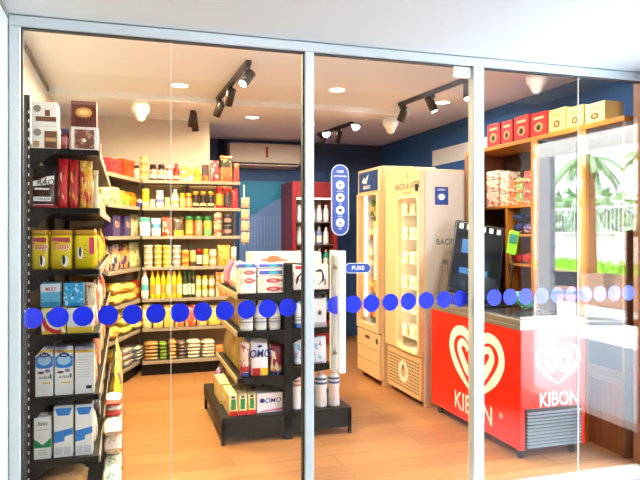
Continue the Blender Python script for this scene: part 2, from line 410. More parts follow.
# a chair on the terrace outside
ch = thing('terrace_chair', 'small dark framed terrace chair faintly mirrored beside the freezer', 'chair', (7.2, -5.85, -.02), .8)
CF = mat('chair_frame', '#3b3b3e', .4)
for s in (-1, 1):
    c = MB()
    for p, q in (((s*.22, -.22, .02), (s*.22, .22, .02)), ((s*.22, -.22, .02), (s*.22, -.2, .45)), ((s*.22, .22, .02), (s*.22, .2, .45)), ((s*.22, .2, .45), (s*.22, .28, .85))): c.tube(p, q, .012, CF)
    c.build('side_frame', ch)
MB().bb(-.21, .21, -.2, .2, .44, .47, CF, .01).build('seat', ch)
MB().bb(-.21, .21, .225, .25, .58, .82, CF, .01).build('backrest', ch)
# white building across the street
struct(MB().bb(24, 26, -40, 10, 0, 9, mat('far_building', '#dfe2e4', .8)).build('wall_far_building'))

# ================================================================ GOODS
CACHE = {}
def cached(key, fn):
    if key not in CACHE: CACHE[key] = fn()
    return CACHE[key]
def rk(*a): return tuple(round(x, 3) if isinstance(x, float) else x for x in a)
def g_box(w, d, h, m, extra=None):
    b = MB().box((0, 0, h/2), (w, d, h), m, .003)
    if extra: extra(b, w, d, h)
    return b
def g_pouch(w, d, h, m, extra=None, seal=None):
    sl = seal or m
    b = MB().loft([(0, w*.46, d*.42, 4, m), (.01, w*.485, d*.5, 4, m), (h*.3, w*.5, d*.5, 3.2, m), (h*.62, w*.49, d*.40, 2.6, m), (h*.84, w*.485, d*.16, 2.2, m), (h*.88, w*.49, .0045, 4, sl), (h, w*.49, .003, 4, sl)], 24)
    if extra: extra(b, w, d, h)
    return b
def g_bag(w, d, h, m, extra=None):
    """a filled bag lying flat: d runs back from the front seam"""
    b = MB().loft([(-w/2, d*.42, h*.03, 4, m), (-w/2+.012, d*.44, h*.04, 4, m), (-w*.40, d*.47, h*.36, 2.8, m), (-w*.2, d*.5, h*.5, 2.8, m), (w*.2, d*.5, h*.5, 2.8, m), (w*.40, d*.47, h*.36, 2.8, m), (w/2-.012, d*.44, h*.04, 4, m), (w/2, d*.42, h*.03, 4, m)], 20,
                  M=Matrix.Translation((0, 0, h/2)) @ Matrix.Rotation(PI/2, 4, 'Y') @ Matrix.Rotation(PI/2, 4, 'Z'))
    if extra: extra(b, w, d, h)
    return b
def g_jar(w, h, body, lab, lid):
    r = w/2
    return MB().loft([(0, r*.9, r*.9, 2, body), (h*.04, r, r, 2, body), (h*.14, r, r, 2, lab), (h*.66, r, r, 2, body), (h*.76, r*.96, r*.96, 2, body), (h*.80, r*.82, r*.82, 2, lid), (h*.81, r*.9, r*.9, 2, lid), (h*.99, r*.9, r*.9, 2, lid), (h, r*.84, r*.84, 2, lid)], 18)
def g_bottle(w, h, body, lab, cap, d=None):
    r = w/2; q = (d or w)/2
    return MB().loft([(0, r*.92, q*.92, 2.3, body), (h*.02, r, q, 2.3, body), (h*.12, r, q, 2.3, lab), (h*.52, r, q, 2.3, body), (h*.68, r*.96, q*.96, 2.3, body), (h*.80, r*.62, q*.62, 2, body), (h*.86, r*.42, r*.42, 2, cap), (h*.87, r*.48, r*.48, 2, cap), (h*.99, r*.48, r*.48, 2, cap), (h, r*.4, r*.4, 2, cap)], 18)
def g_can(w, h, m, top=None):
    r = w/2; t = top or STEEL
    return MB().loft([(0, r*.94, r*.94, 2, t), (h*.03, r, r, 2, m), (h*.95, r, r, 2, t), (h*.97, r*.98, r*.98, 2, t), (h, r*.92, r*.92, 2, t), (h-.004, r*.86, r*.86, 2, t)], 20)
NAMES = {'box': ('snack_box', 'box'), 'pouch': ('food_pouch', 'pouch'), 'bag': ('food_bag', 'bag'), 'jar': ('food_jar', 'jar'), 'bot': ('bottle', 'bottle'), 'can': ('food_tin', 'tin')}
def make(kind, w, d, h, m, extra=None):
    """one mesh per kind of pack, shared by its copies"""
    key = rk(kind, round(w, 2), round(d, 2), round(h, 2), tuple(x.name for x in (m if isinstance(m, (tuple, list)) else (m,))), extra.__name__ if extra else '')
    def f():
        mm = m if isinstance(m, (tuple, list)) else (m, m, m)
        if kind == 'box': b = g_box(w, d, h, mm[0], extra)
        elif kind == 'pouch': b = g_pouch(w, d, h, mm[0], extra)
        elif kind == 'bag': b = g_bag(w, d, h, mm[0], extra)
        elif kind == 'jar': b = g_jar(w, h, *mm)
        elif kind == 'bot': b = g_bottle(w, h, *mm)
        else: b = g_can(w, h, mm[0], mm[1] if mm[1] is not mm[0] else None)
        return b.mesh(NAMES[kind][0])
    return cached(key, f)
ORD = ['first', 'second', 'third', 'fourth', 'fifth', 'sixth', 'seventh', 'eighth', 'ninth', 'tenth', 'eleventh', 'twelfth']
PENDING = []
def put(kind, w, d, h, m, loc, rz, desc, place, group, extra=None, stack='', jit=True):
    me = make(kind, w, d, h, m, extra)
    o = bpy.data.objects.new(NAMES[kind][0], me); C.objects.link(o)
    o.location = loc; o.rotation_euler = (0, 0, rz+(R.uniform(-.05, .05) if jit else 0))
    o['category'] = NAMES[kind][1]
    if group: o['group'] = group
    PENDING.append([o, desc, place, stack])
    return o
def flush_labels():
    """the label names the look first, the place second; equal looks in one row are told apart by their order"""
    rows = {}
    for r in PENDING: rows.setdefault((r[1], r[2], r[3]), []).append(r)
    for (desc, place, stack), L in rows.items():
        for i, (o, *_x) in enumerate(L):
            t = desc+((', '+stack) if stack else '')
            if len(L) > 1: t += ', %s from left,' % ORD[min(i, 11)]
            o['label'] = t+' '+place
    PENDING.clear()
P = pm
# ---------------------------------------------------------------- back wall shelving
BZ = [1.992, 1.712, 1.417, 1.098, .772, .468, .150]          # tops of the plates
YF = 3.55
bu = thing('shelving_unit', 'long seven level grey metal shelving run standing against the far pale wall', 'shelving', (0, 0, 0))
MB().bb(.168, 1.18, 3.905, 3.93, .0, 2.0, CREAMP).build('back_panel', bu)
for x in (.182, .66, 1.168): MB().bb(x-.012, x+.012, 3.88, 3.905, 0, 2.02, GREY).build('upright', bu)
for i, z in enumerate(BZ):
    y0 = YF if i < 6 else YF-.10
    s = MB().bb(.168, 1.18, y0, 3.88, z-.022, z, GREY, .002).build('shelf', bu)
    MB().bb(.168, 1.18, y0-.012, y0, z-.03, z+.004, RAIL, .002).build('price_rail', s)
MB().bb(.168, 1.18, YF-.06, 3.88, 0, .12, BLK2).build('base', bu)
cu_ = thing('shelving_unit', 'angled corner shelving joining the side run and the far wall run', 'shelving', (0, 0, 0))
poly = [(-.53, 2.72), (-.16, 2.72), (.145, YF), (.145, 3.905), (-.53, 3.905)]
for i, z in enumerate(BZ):
    s = MB().prism(poly, 'z', z-.022, z, GREY).build('shelf', cu_)
    rl = MB().box(((-.16+.145)/2+.006, (2.72+YF)/2-.002, z-.013), (.84, .01, .034), RAIL, .002, Matrix.Rotation(math.atan2(.83, .305), 4, 'Z')).build('price_rail', s)
MB().bb(-.53, .145, 3.91, 3.93, 0, 2.0, CREAMP).bb(-.56, -.535, 2.72, 3.91, 0, 2.0, CREAMP).build('back_panel', cu_)
MB().prism([(-.53, 2.75), (-.19, 2.75), (.12, YF+.03), (.12, 3.9), (-.53, 3.9)], 'z', 0, .12, BLK2).build('base', cu_)
DV = Vector((.305, .83)).normalized(); DN = Vector((-DV.y, DV.x)); CR = math.atan2(DV.y, DV.x)
def on_diag(px, back):
    """point where the sight line meets a line parallel to the corner shelf's front edge"""
    a, b_ = dirn(px); o = Vector((-.16, 2.72))+DN*back
    # (0,-D)+t(a,b) = o + s DV
    det = a*(-DV.y)+b_*DV.x
    rx, ry = o.x, o.y+D
    t = (rx*(-DV.y)+ry*DV.x)/det
    return a*t, b_*t-D, t
LEV = ['top', 'second', 'third', 'fourth', 'fifth', 'sixth', 'bottom']
def brow(lv, items, corner=False):
    z = BZ[lv]
    for it in items:
        px0, px1, yt, kind, m, desc = it[:6]; n = it[6] if len(it) > 6 else 1
        pc = (px0+px1)/2
        if corner:
            x, y, Z = on_diag(pc, .10); xa, ya, _ = on_diag(px0, .10); xb, yb, _ = on_diag(px1, .10)
            w = min(.3, math.hypot(xb-xa, yb-ya))*.9; rz = CR; place = 'on %s corner shelf' % LEV[lv]
        else:
            yf = YF+.015 if lv < 6 else YF-.07
            xa, xb = aty(px0, yf)[0], aty(px1, yf)[0]; w = (xb-xa)*.99; x = (xa+xb)/2; Z = aty(pc, yf)[1]; y = None; rz = 0
            place = 'on %s far-wall shelf' % LEV[lv]
        h = max(.05, min(zz(yt, Z)-z, (BZ[lv-1]-z-.035) if lv else 9))
        d = {'box': .09, 'pouch': min(.08, w*.7), 'bag': .2, 'jar': w, 'bot': w, 'can': w}[kind]
        if y is None: y = yf+d/2+.005
        if kind in ('jar', 'bot', 'can'): d = w
        hh = h/n
        for k in range(n):
            st = '' if n == 1 else ('stack bottom' if k == 0 else 'stack top' if k == n-1 else '%s up' % ORD[k])
            put(kind, w, d, hh*.985, m, (x, y, z+.0005+k*hh), rz, desc, place, 'goods '+place, stack=st)
CRM = mat('cream_plastic', '#efe2c4', .4); DKL = mat('dark_lid', '#2b1c18', .4); GLD = mat('gold_lid', '#d0a23a', .35, .4)
GRN = mat('green_lid', '#2f7a3d', .4); RDL = mat('red_lid', '#b8161b', .4); YLL = mat('yellow_lid', '#f0b91c', .4); WHL = mat('white_lid', '#f1efe9', .4)
def fill(c): return mat('food_fill_'+c, c, .25)
brow(0, [(105, 118.5, 159, 'box', P('#9c1220', ((.3, .6, '#b52a3c'),), ('#e6a08c', 5, .36)), 'red sweets carton', 3),
         (119, 132, 160, 'box', P('#d4480f', ((.0, .25, '#a81f10'),), ('#f0a03a', 5, .36)), 'orange sweets carton', 3)], True)
brow(0, [(133, 139.5, 165, 'jar', (fill('#e8d2a6'), P('#f0e4c4'), DKL), 'cream jar with dark lid'),
         (140, 148, 156, 'can', P('#d9b45c', ((.2, .6, '#f0e0a8'),)), 'pale gold tin', 3),
         (149.5, 157, 164, 'jar', (fill('#3a1e18'), P('#f0e8dc', ((.35, .6, '#b9a99a'),)), DKL), 'dark brown spread jar with white label'),
         (157.8, 165.5, 164, 'jar', (fill('#3a1e18'), P('#f0e8dc', ((.35, .6, '#b9a99a'),)), DKL), 'dark brown spread jar with white label'),
         (166.3, 172.5, 165, 'jar', (fill('#6a2a20'), P('#f5efe4'), WHL), 'reddish jar with white lid'),
         (173.2, 180, 163, 'bot', (fill('#a51d1b'), P('#e8c8b0', ((.3, .7, '#b01e1e'),)), RDL), 'red squeeze sauce bottle'),
         (181, 187, 166, 'can', P('#eebf3a', ((.0, .45, '#f5efda'),)), 'small yellow tin', 2),
         (187.5, 193.5, 167, 'can', P('#e8c755', ((.0, .4, '#f5f0e2'),)), 'pale yellow tin'),
         (194, 201.5, 166, 'bot', (fill('#f0b91c'), P('#f5cf3c', ((.3, .6, '#d98d14'),)), YLL), 'yellow mustard bottle'),
         (202, 209.5, 164, 'pouch', P('#2a1b1c', ((.0, .35, '#d7813c'),), ('#7a1d22', 4, .45), wr=.3), 'black and orange seasoning pouch'),
         (210, 219, 160, 'pouch', P('#b3242c', (), ('#e8d6cf', 5, .42), wr=.3), 'dark red snack pouch'),
         (220, 233, 155, 'pouch', P('#d1602f', ((.55, .92, '#26261c'),), ('#e8a060', 4, .4), wr=.3), 'orange pouch with black label panel'),
         (234, 239.5, 163, 'pouch', P('#c93a2c', (), ('#e8b070', 4, .4), wr=.3), 'narrow red pouch at the shelf end')])
brow(1, [(98, 106, 187, 'box', P('#e2c08c', ((.1, .35, '#c98d4a'),), ('#f2e3c4', 5, .45)), 'beige biscuit box'),
         (106.5, 115, 187, 'box', P('#dcae76', ((.1, .35, '#b9702f'),), ('#f2e3c4', 5, .45)), 'tan biscuit box'),
         (115.5, 125, 190, 'pouch', P('#e2b431', ((.05, .4, '#6d9a32'),), ('#f4e7b0', 4, .4), wr=.3), 'yellow and green cereal pouch'),
         (125.5, 135.5, 192, 'pouch', P('#ef9a1f', (), ('#d35a17', 4, .45), wr=.3), 'orange corn snack pouch')], True)
brow(1, [(137, 141.5, 199, 'can', P('#3944a4', ((.6, 1, '#e6e6f2'),)), 'small blue tin'),
         (142, 149.5, 188, 'can', P('#e8d02f', ((.1, .3, '#f4f2e0'),), ('#6fae3a', 3, .4)), 'yellow tin with green print'),
         (150.3, 155.2, 199, 'can', P('#f0ead8', ((.4, .7, '#d3c4a4'),)), 'small white tin'),
         (156, 164, 190, 'jar', (fill('#e9e2d6'), P('#f4f1ea', ((.3, .5, '#8a84b8'),)), WHL), 'white jar'),
         (165, 170, 197, 'can', P('#e6d79c'), 'small cream tin'),
         (171.5, 179, 189, 'bot', (fill('#e8dcb0'), P('#f6f0dc', ((.2, .4, '#c9b56a'),)), CRM), 'cream dressing bottle'),
         (180, 185.5, 193, 'jar', (fill('#d9a52a'), P('#f0d884'), YLL), 'mustard yellow jar'),
         (186, 192, 193, 'jar', (fill('#d4572a'), P('#ef9c6c'), YLL), 'orange red jar'),
         (192.8, 199.6, 191, 'jar', (fill('#241c14'), P('#d8c48c', ((.3, .7, '#2b2118'),)), GLD), 'black jar with gold lid'),
         (200.3, 207.1, 191, 'jar', (fill('#241c14'), P('#d8c48c', ((.3, .7, '#2b2118'),)), GLD), 'black jar with gold lid'),
         (207.8, 214.6, 191, 'jar', (fill('#241c14'), P('#d8c48c', ((.3, .7, '#2b2118'),)), GLD), 'black jar with gold lid'),
         (216.5, 224, 186, 'jar', (fill('#a3201b'), P('#ef9a2c', ((.0, .12, '#c43a1c'),)), RDL), 'red sauce jar with orange label'),
         (224.8, 231, 187, 'jar', (fill('#7a1c1c'), P('#4a4350'), RDL), 'dark red sauce jar with grey label'),
         (232, 238.5, 188, 'pouch', P('#a31b26', (), ('#d8505a', 4, .4), wr=.3), 'crimson pouch at the shelf end')])
def pretzel(b, w, d, h):
    for k in range(5):
        a = 1.2*k; b.ribbon([(w*.16*math.cos(a+t*.4)+w*.05*k-w*.1, h*.12*math.sin(a+t*.4)+h*.08) for t in range(7)], [.012]*7, mat('pretzel_print', '#e0a47c', .5), (0, -d/2, h/2))
brow(2, [(107, 117.5, 216, 'box', P('#3b2a5e'), 'purple pretzel box'), (118, 129, 216, 'box', P('#3b2a5e'), 'purple pretzel box'),
         (130, 138.5, 214, 'pouch', P('#e6d2a2', (), ('#b98b4c', 4, .42), wr=.3), 'cream leaning pouch')], True)
for r in PENDING[-3:-1]: r[0].data = make('box', .17, .09, .2, P('#3b2a5e'), pretzel)
brow(2, [(139.5, 150.5, 217, 'pouch', P('#e6ecec', ((.75, .98, '#2b9488'), (.35, .5, '#cfd8d4')), ('#2b9488', 3, .36)), 'white and teal pouch'),
         (151.5, 161, 218, 'pouch', P('#cfe0ea', ((.0, .2, '#f3f3f3'), (.45, .7, '#3f83ae')), ('#1e7f86', 3, .36)), 'white and blue pouch'),
         (162, 172.5, 217, 'pouch', P('#c93d1e', (), ('#f2dcb6', 3, .44), wr=.3), 'red pouch with pale centre'),
         (173.5, 184, 217, 'pouch', P('#4b331f', ((.0, .3, '#e2b431'),), ('#e8dcc4', 4, .38), wr=.3), 'brown and yellow coffee pouch'),
         (185.5, 194, 216, 'jar', (fill('#e08a2a'), P('#f0a648', ((.0, .3, '#e6c070'),), ('#d85a36', 4, .4)), GRN), 'green lidded jar with orange label'),
         (195, 203, 216, 'jar', (fill('#df8f5a'), P('#e8896c', (), ('#f4cfb4', 4, .42)), GRN), 'green lidded jar with pink label'),
         (204, 212.5, 216, 'jar', (fill('#7fae5c'), P('#eda544', ((.0, .4, '#7cb36a'),)), GRN), 'green lidded jar with orange and green label'),
         (214, 222.5, 211, 'can', P('#c7b48c', ((.2, .55, '#a8584c'),), ('#eee2c8', 3, .42)), 'beige and red tin', 2),
         (224, 232.5, 214, 'can', P('#2d2a33', ((.25, .6, '#b98a84'),)), 'dark tin with pink band', 2)])
brow(3, [(100, 109, 245, 'pouch', P('#e8cfae', (), ('#6e2433', 3.5, .46, '#d9862e', 5, .38), wr=.3), 'cream snack bag with plum print'),
         (109.5, 119, 244, 'pouch', P('#e2a572', (), ('#2b3f63', 3.5, .46, '#f0e2c8', 5, .4), wr=.3), 'peach snack bag with navy print'),
         (119.5, 128, 244, 'pouch', P('#d99a4a', (), ('#59356b', 3.5, .44), wr=.3), 'amber snack bag with violet print'),
         (128.5, 138.5, 242, 'pouch', P('#e6d889', (), ('#8aa03c', 3, .4, '#f4f0d8', 5, .4), wr=.3), 'pale yellow and green snack bag')], True)
for a, b_, c1, c2, ds in ((144, 153, '#e8dfc6', '#a7a296', 'pale grey banded tin'), (154.5, 162, '#efd98a', '#c8a23c', 'yellow banded tin'), (163, 171.5, '#f0dc86', '#d0a82e', 'gold banded tin'), (173, 181, '#e0dcd2', '#9c9ca4', 'silver banded tin')):
    brow(3, [(a, b_, 245, 'can', P(c1, ((.3, .7, c2),)), ds, 4)])
brow(3, [(181.8, 189.5, 250, 'can', P('#f0a63a', ((.3, .6, '#e86a2a'),)), 'orange tin', 2),
         (190.3, 196, 250, 'can', P('#f2d47a', ((.0, .3, '#5a4a3a'),)), 'pale tin with brown foot'),
         (196.6, 202.6, 249, 'jar', (fill('#4a1420'), P('#d9c6bc'), RDL), 'dark cherry jar'),
         (203.2, 209, 249, 'jar', (fill('#b89a3c'), P('#ecdf9c'), YLL), 'olive jar with yellow lid'),
         (209.8, 217, 249, 'can', P('#d9b98c', ((.3, .7, '#efe4d2'),)), 'tan tin', 2),
         (218, 230.5, 245, 'pouch', P('#e69a2b', (), ('#b8601c', 3, .4, '#f4d07a', 5, .4), wr=.3), 'wide orange pouch'),
         (231.3, 237, 246, 'can', P('#e2e6d4', ((.0, .5, '#9cb68c'),)), 'white and green tall tin')])
brow(4, [(104, 116.5, 283, 'bag', P('#efc34a', (), ('#f6e6a8', 4, .45, '#d08a2a', 5, .36), wr=.4), 'yellow pasta bag', 2),
         (117, 129, 282, 'bag', P('#f0cd62', (), ('#c9862c', 4, .42), wr=.4), 'golden pasta bag', 2),
         (130, 138, 280, 'box', P('#d8542a', ((.3, .6, '#f0c04a'),)), 'red and yellow box')], True)
brow(4, [(141, 148.8, 271, 'bot', (fill('#b9d8dc'), P('#5fb2c6', ((.1, .3, '#f2f2e6'),)), WHL), 'pale blue oil bottle')]
     + [(150+k*5.4, 155.2+k*5.4, 269+k % 2, 'bot', (fill('#f2c21c'), P('#f4d23c', ((.15, .5, ('#e8902a', '#f5ecb0')[k % 2]),)), YLL), 'yellow cooking oil bottle') for k in range(6)]
     + [(183, 187.2, 271, 'bot', (fill('#2e3a1c'), P('#e8e2c4'), GRN), 'dark green olive oil bottle'), (187.6, 191.4, 270, 'bot', (fill('#2e3a1c'), P('#e8e2c4'), GRN), 'dark green olive oil bottle'), (191.8, 195, 271, 'bot', (fill('#2e3a1c'), P('#e8e2c4'), GRN), 'dark green olive oil bottle'),
        (196, 201.5, 276, 'jar', (fill('#d8c27a'), P('#f0e6b8'), YLL), 'cream preserve jar', 2), (202.2, 208.4, 276, 'jar', (fill('#d8c27a'), P('#f0e6b8'), YLL), 'cream preserve jar', 2), (209, 215, 276, 'jar', (fill('#c7bf8a'), P('#e6e4c8'), GLD), 'pale olive preserve jar', 2),
        (216, 226, 272, 'box', P('#d9702e', (), ('#f2d3a8', 4, .46)), 'orange printed box'), (227, 235, 275, 'box', P('#d4a08c', (), ('#8e4a3c', 4, .4)), 'pink brown box')])
brow(5, [(100, 112, 312, 'bag', P('#e6a63a', (), ('#f4e3a4', 4, .44, '#b84a1c', 5, .36), wr=.4), 'orange noodle bag', 2),
         (113, 124, 308, 'bag', P('#e3cf5a', (), ('#8fae3c', 4, .42), wr=.4), 'yellow green noodle bag', 3),
         (125, 137, 306, 'bag', P('#efd98c', (), ('#d89a3a', 4, .42), wr=.4), 'pale noodle bag', 3)], True)
brow(5, [(142.5, 152, 304, 'pouch', P('#efe0a6', (), ('#c99a3a', 4, .42), wr=.3), 'pale yellow flour pouch'), (153, 163, 306, 'pouch', P('#f0d25a', (), ('#e8e6c8', 4, .44), wr=.3), 'yellow flour pouch'),
         (164, 174, 305, 'pouch', P('#f2c23c', (), ('#ead9a0', 4, .44), wr=.3), 'deep yellow meal pouch'), (175, 184, 305, 'pouch', P('#e87f34', (), ('#f2d6a4', 4, .44), wr=.3), 'orange meal pouch'),
         (185, 196, 305, 'pouch', P('#d9562e', (), ('#f0c49a', 4, .44), wr=.3), 'red meal pouch'), (197, 208, 306, 'pouch', P('#ecd27a', (), ('#b98f4a', 4, .42), wr=.3), 'straw coloured meal pouch'),
         (209, 221, 305, 'pouch', P('#eed45e', (), ('#6f9a3a', 4, .38), wr=.3), 'yellow pouch with green print'), (222, 234, 306, 'pouch', P('#e8cf9c', (), ('#a66a3a', 4, .4), wr=.3), 'beige meal pouch')])
brow(6, [(104, 114, 350, 'bag', P('#f0cf4a', (), ('#8a8a96', 4, .42), wr=.4), 'yellow sugar bag', 2), (115, 125, 348, 'bag', P('#e2d2ae', ((.35, .75, '#8a7f98'),), wr=.4), 'grey print sugar bag', 3),
         (126, 138, 346, 'bag', P('#ece2cc', (), ('#4a6a9c', 3, .44), wr=.4), 'white and blue rice bag', 4)], True)
brow(6, [(144, 158.5, 343, 'bag', P('#d9aa68', (), ('#a86f38', 6, .5, '#efe0b8', 3, .36), wr=.4), 'brown bean bag', 5), (159, 167.5, 343, 'bag', P('#8fae3c', (), ('#4f7f2c', 4, .45), wr=.4), 'green label bean bag', 5),
         (168.5, 177, 341, 'bag', P('#e0913a', (), ('#f0d27a', 4, .45), wr=.4), 'orange label bean bag', 5), (177.5, 186, 342, 'bag', P('#6a5a6e', (), ('#d9b95a', 4, .42), wr=.4), 'dark violet bean bag', 5),
         (187, 201, 341, 'bag', P('#efe4cc', (), ('#d9c49a', 5, .4), wr=.4), 'white rice bag', 5), (202, 215.5, 341, 'bag', P('#efe4cc', (), ('#d9c49a', 5, .4), wr=.4), 'white rice bag', 5),
         (216, 223.5, 345, 'pouch', P('#e46a1c', (), ('#f4a04a', 4, .4), wr=.3), 'bright orange pouch')])
# snack strip hanging at the end of the far run
hs = thing('hanging_snack_strip', 'clip strip of small beige snack packets hanging at the end of far shelves', 'snack strip', (1.23, 3.60, 0))
MB().bb(-.006, .006, -.002, .002, 1.32, 1.97, PVC).build('strip', hs)
for k in range(4): MB().loft([(-.055, .045, .003, 4, P('#d7b48e', (), ('#a35a3c', 4, .42))), (-.045, .045, .012, 3, P('#d7b48e', (), ('#a35a3c', 4, .42))), (.045, .045, .012, 3, P('#d7b48e', (), ('#a35a3c', 4, .42))), (.055, .045, .003, 4, PVC)], 14, (.01, -.02, 1.40+k*.125)).build('packet', hs)

# ---------------------------------------------------------------- near shelving along the left wall
LZ = [zz(y, 3.2) for y in (149.5, 208.5, 270.5, 335.5, 397.5, 460.5)]
XB, XF, Y0, Y1 = -.458, -.13, .30, 2.70
lu = thing('shelving_unit', 'tall black metal shelving run close to the left post of the glass front', 'shelving', (0, 0, 0))
for y in (Y0, 1.5, Y1-.03):
    u = MB().bb(-.503, XB, y, y+.03, 0, LZ[0]+.27, BLACK, .002)
    u.build('upright', lu)
sl = MB()
for k in range(44): sl.bb(-.4635, -.4585, Y0-.002, Y0+.004, .12+k*.045, .135+k*.045, TXW)
sl.build('slot_strip', lu, (0, 0, 0))
MB().bb(-.53, -.495, Y0+.03, Y1, .0, 1.95, BLACK).build('back_panel', lu)
def bracket(zt, y0, y1, xa, xb, dirx=1, tall=.10, thin=.028):
    # plate end with a web that is deep at the upright and slim at the front
    L = abs(xb-xa); pts = [(0, 0), (L, 0), (L, -thin)]
    for t in (0, .2, .4, .6, .8, 1): pts.append((L*(.42-.32*t), -thin-(tall-thin)*(t**2.2)))
    pts.append((0, -tall))
    return MB().prism([(xa+dirx*u, zt+v) for u, v in pts], 'y', y0, y1, BLACK)
for z in LZ:
    s = MB().bb(XB, XF, Y0+.012, Y1, z-.024, z, BLACK, .002).build('shelf', lu)
    MB().bb(XF, XF+.008, Y0+.012, Y1, z-.034, z+.006, RAIL, .001).build('price_rail', s)
    bracket(z+.004, Y0, Y0+.012, XB, XF).build('bracket', lu)
MB().bb(XB, -.015, Y0+.032, Y1, 0, .085, BLACK, .003).build('base', lu)
YN = Y0+.045
def lrow(lv, items, place=None, yn=YN, group=None, xoff=0):
    z = LZ[lv] if lv < 6 else .0855
    for it in items:
        px0, px1, yt, kind, m, desc = it[:6]; d = it[6]; ex = it[7] if len(it) > 7 else None; zb = it[8] if len(it) > 8 else z
        xa, xb = aty(px0, yn)[0], aty(px1, yn)[0]; w = (xb-xa)*.97; Z = aty((px0+px1)/2, yn)[1]
        h = zz(yt, Z)-zb
        put(kind, w, d, h, m, ((xa+xb)/2, yn+d/2, zb+.0005), 0, desc, place, group, ex, jit=False)
    return
pl0 = 'on top of near black shelving'
def coffee_box_a(b, w, d, h):
    b.disc((-w*.28, -d/2, h*.72), w*.15, w*.15, TXGR).quad((w*.06, -d/2, h*.3), w*.8, h*.2, TXBR).quad((w*.12, -d/2, h*.55), w*.2, h*.25, TXBR, lift=.0006)
def coffee_box_b(b, w, d, h):
    b.disc((-w*.28, -d/2, h*.74), w*.15, w*.15, TXGR).quad((w*.22, -d/2, h*.45), w*.48, h*.72, TXBR).quad((w*.22, -d/2, h*.45), w*.4, h*.16, mat('tan_print', '#c79a6a', .5), lift=.0007).quad((-w*.32, -d/2, h*.25), w*.22, h*.26, mat('tan_print', '#c79a6a', .5))
def cap_box(b, w, d, h):
    b.quad((0, -d/2, h*.5), w*.74, h*.78, P('#7a4a3a', (), ('#b98a6a', 4, .45))); b.disc((0, -d/2, h*.45), w*.07, w*.07, TXW, lift=.001)
def glow_box(b, w, d, h):
    b.disc((0, -d/2, h*.55), w*.32, h*.2, mat('amber_print', '#e0a04a', .5)).disc((0, -d/2, h*.56), w*.2, h*.1, mat('pale_amber_print', '#f4d38a', .5), lift=.0008)
    for k in range(-2, 3): b.quad((k*w*.13, -d/2, h*.24), w*.06, h*.28, mat('deep_brown_print', '#4a2218', .5), lift=.001)
zt = LZ[0]
zm = zz(126.5, aty(44, YN)[1])
lrow(0, [(31, 58.5, 126.5, 'box', P('#f0efee'), 'white coffee capsule box with two pictures', .14, coffee_box_b), (59.5, 69, 128, 'jar', (fill('#7a1a20'), P('#8e2a35', ((.3, .6, '#b3606a'),)), mat('blue_lid', '#39407e', .4)), 'small dark red jar with blue lid between the boxes', .08),
         (70.5, 98, 127, 'box', P('#efece8'), 'white coffee box with brown picture panel', .14, cap_box)], pl0, group='boxes on the near top shelf')
lrow(0, [(31, 57.5, 102, 'box', P('#f2f1f0'), 'white coffee machine box standing on another white box', .13, coffee_box_a, zm+.001)], pl0, group='boxes on the near top shelf')
lrow(0, [(70.5, 97, 101, 'box', P('#6e3126', ((.85, 1, '#8a5a50'),)), 'brown box with glowing cup picture standing on white box', .13, glow_box, zz(127, aty(84, YN)[1])+.001)], pl0, group='boxes on the near top shelf')
pl1 = 'on the second near shelf'
def rao(b, w, d, h):
    b.poly((0, -d*.503, h*.56), [(-w*.46, -h*.05), (w*.4, .0), (w*.4, h*.2), (w*.1, h*.18), (-w*.2, h*.1), (-w*.46, h*.06)], TXW).text('RÃO', h*.19, TXK, (w*.04, -d*.506-.002, h*.60), sx=.92, shear=.2)
    b.quad((-w*.08, -d*.503, h*.22), w*.72, h*.1, TXW).quad((-w*.05, -d*.503, h*.09), w*.8, h*.015, TXW, lift=.001)
    b.text('TORRADA', h*.07, TXK, (-w*.08, -d*.505, h*.22))
    b.quad((-w*.1, -d*.504, h*.45), w*.6, h*.04, TXW, lift=.001)
lrow(1, [(31.5, 57, 165, 'pouch', P('#3a1210', ((.0, .1, '#b3161c'), (.17, .29, '#141010'), (.6, 1, '#241a18')), ('#6e2018', 3, .4), wr=.2), 'dark coffee pouch with white cloud and black lettering', .09, rao),
         (57.5, 68, 158, 'pouch', P('#c4161c', (), ('#ecd9b8', 3, .38, '#7a0f14', 4, .36), wr=.5), 'bright red pouch leaning beside the dark coffee pouch', .07),
         (68.5, 78.5, 159, 'pouch', P('#b81218', (), ('#f2b24a', 3, .4, '#5a0d10', 4, .36), wr=.5), 'red pouch with yellow flame print', .07),
         (79, 92.5, 160, 'pouch', P('#e0a02a', (), ('#c42a1e', 3, .45, '#f4e0a4', 5, .4), wr=.5), 'yellow and red snack pouch', .08),
         (93, 98, 170, 'pouch', P('#ead6ae', (), ('#b98f5a', 4, .4), wr=.4), 'narrow cream pouch at shelf front', .05)], pl1, group='pouches on the second near shelf')
pl2 = 'on the third near shelf'
TUBY = P('#ecd21a', ((.0, .04, '#b99a10'),))
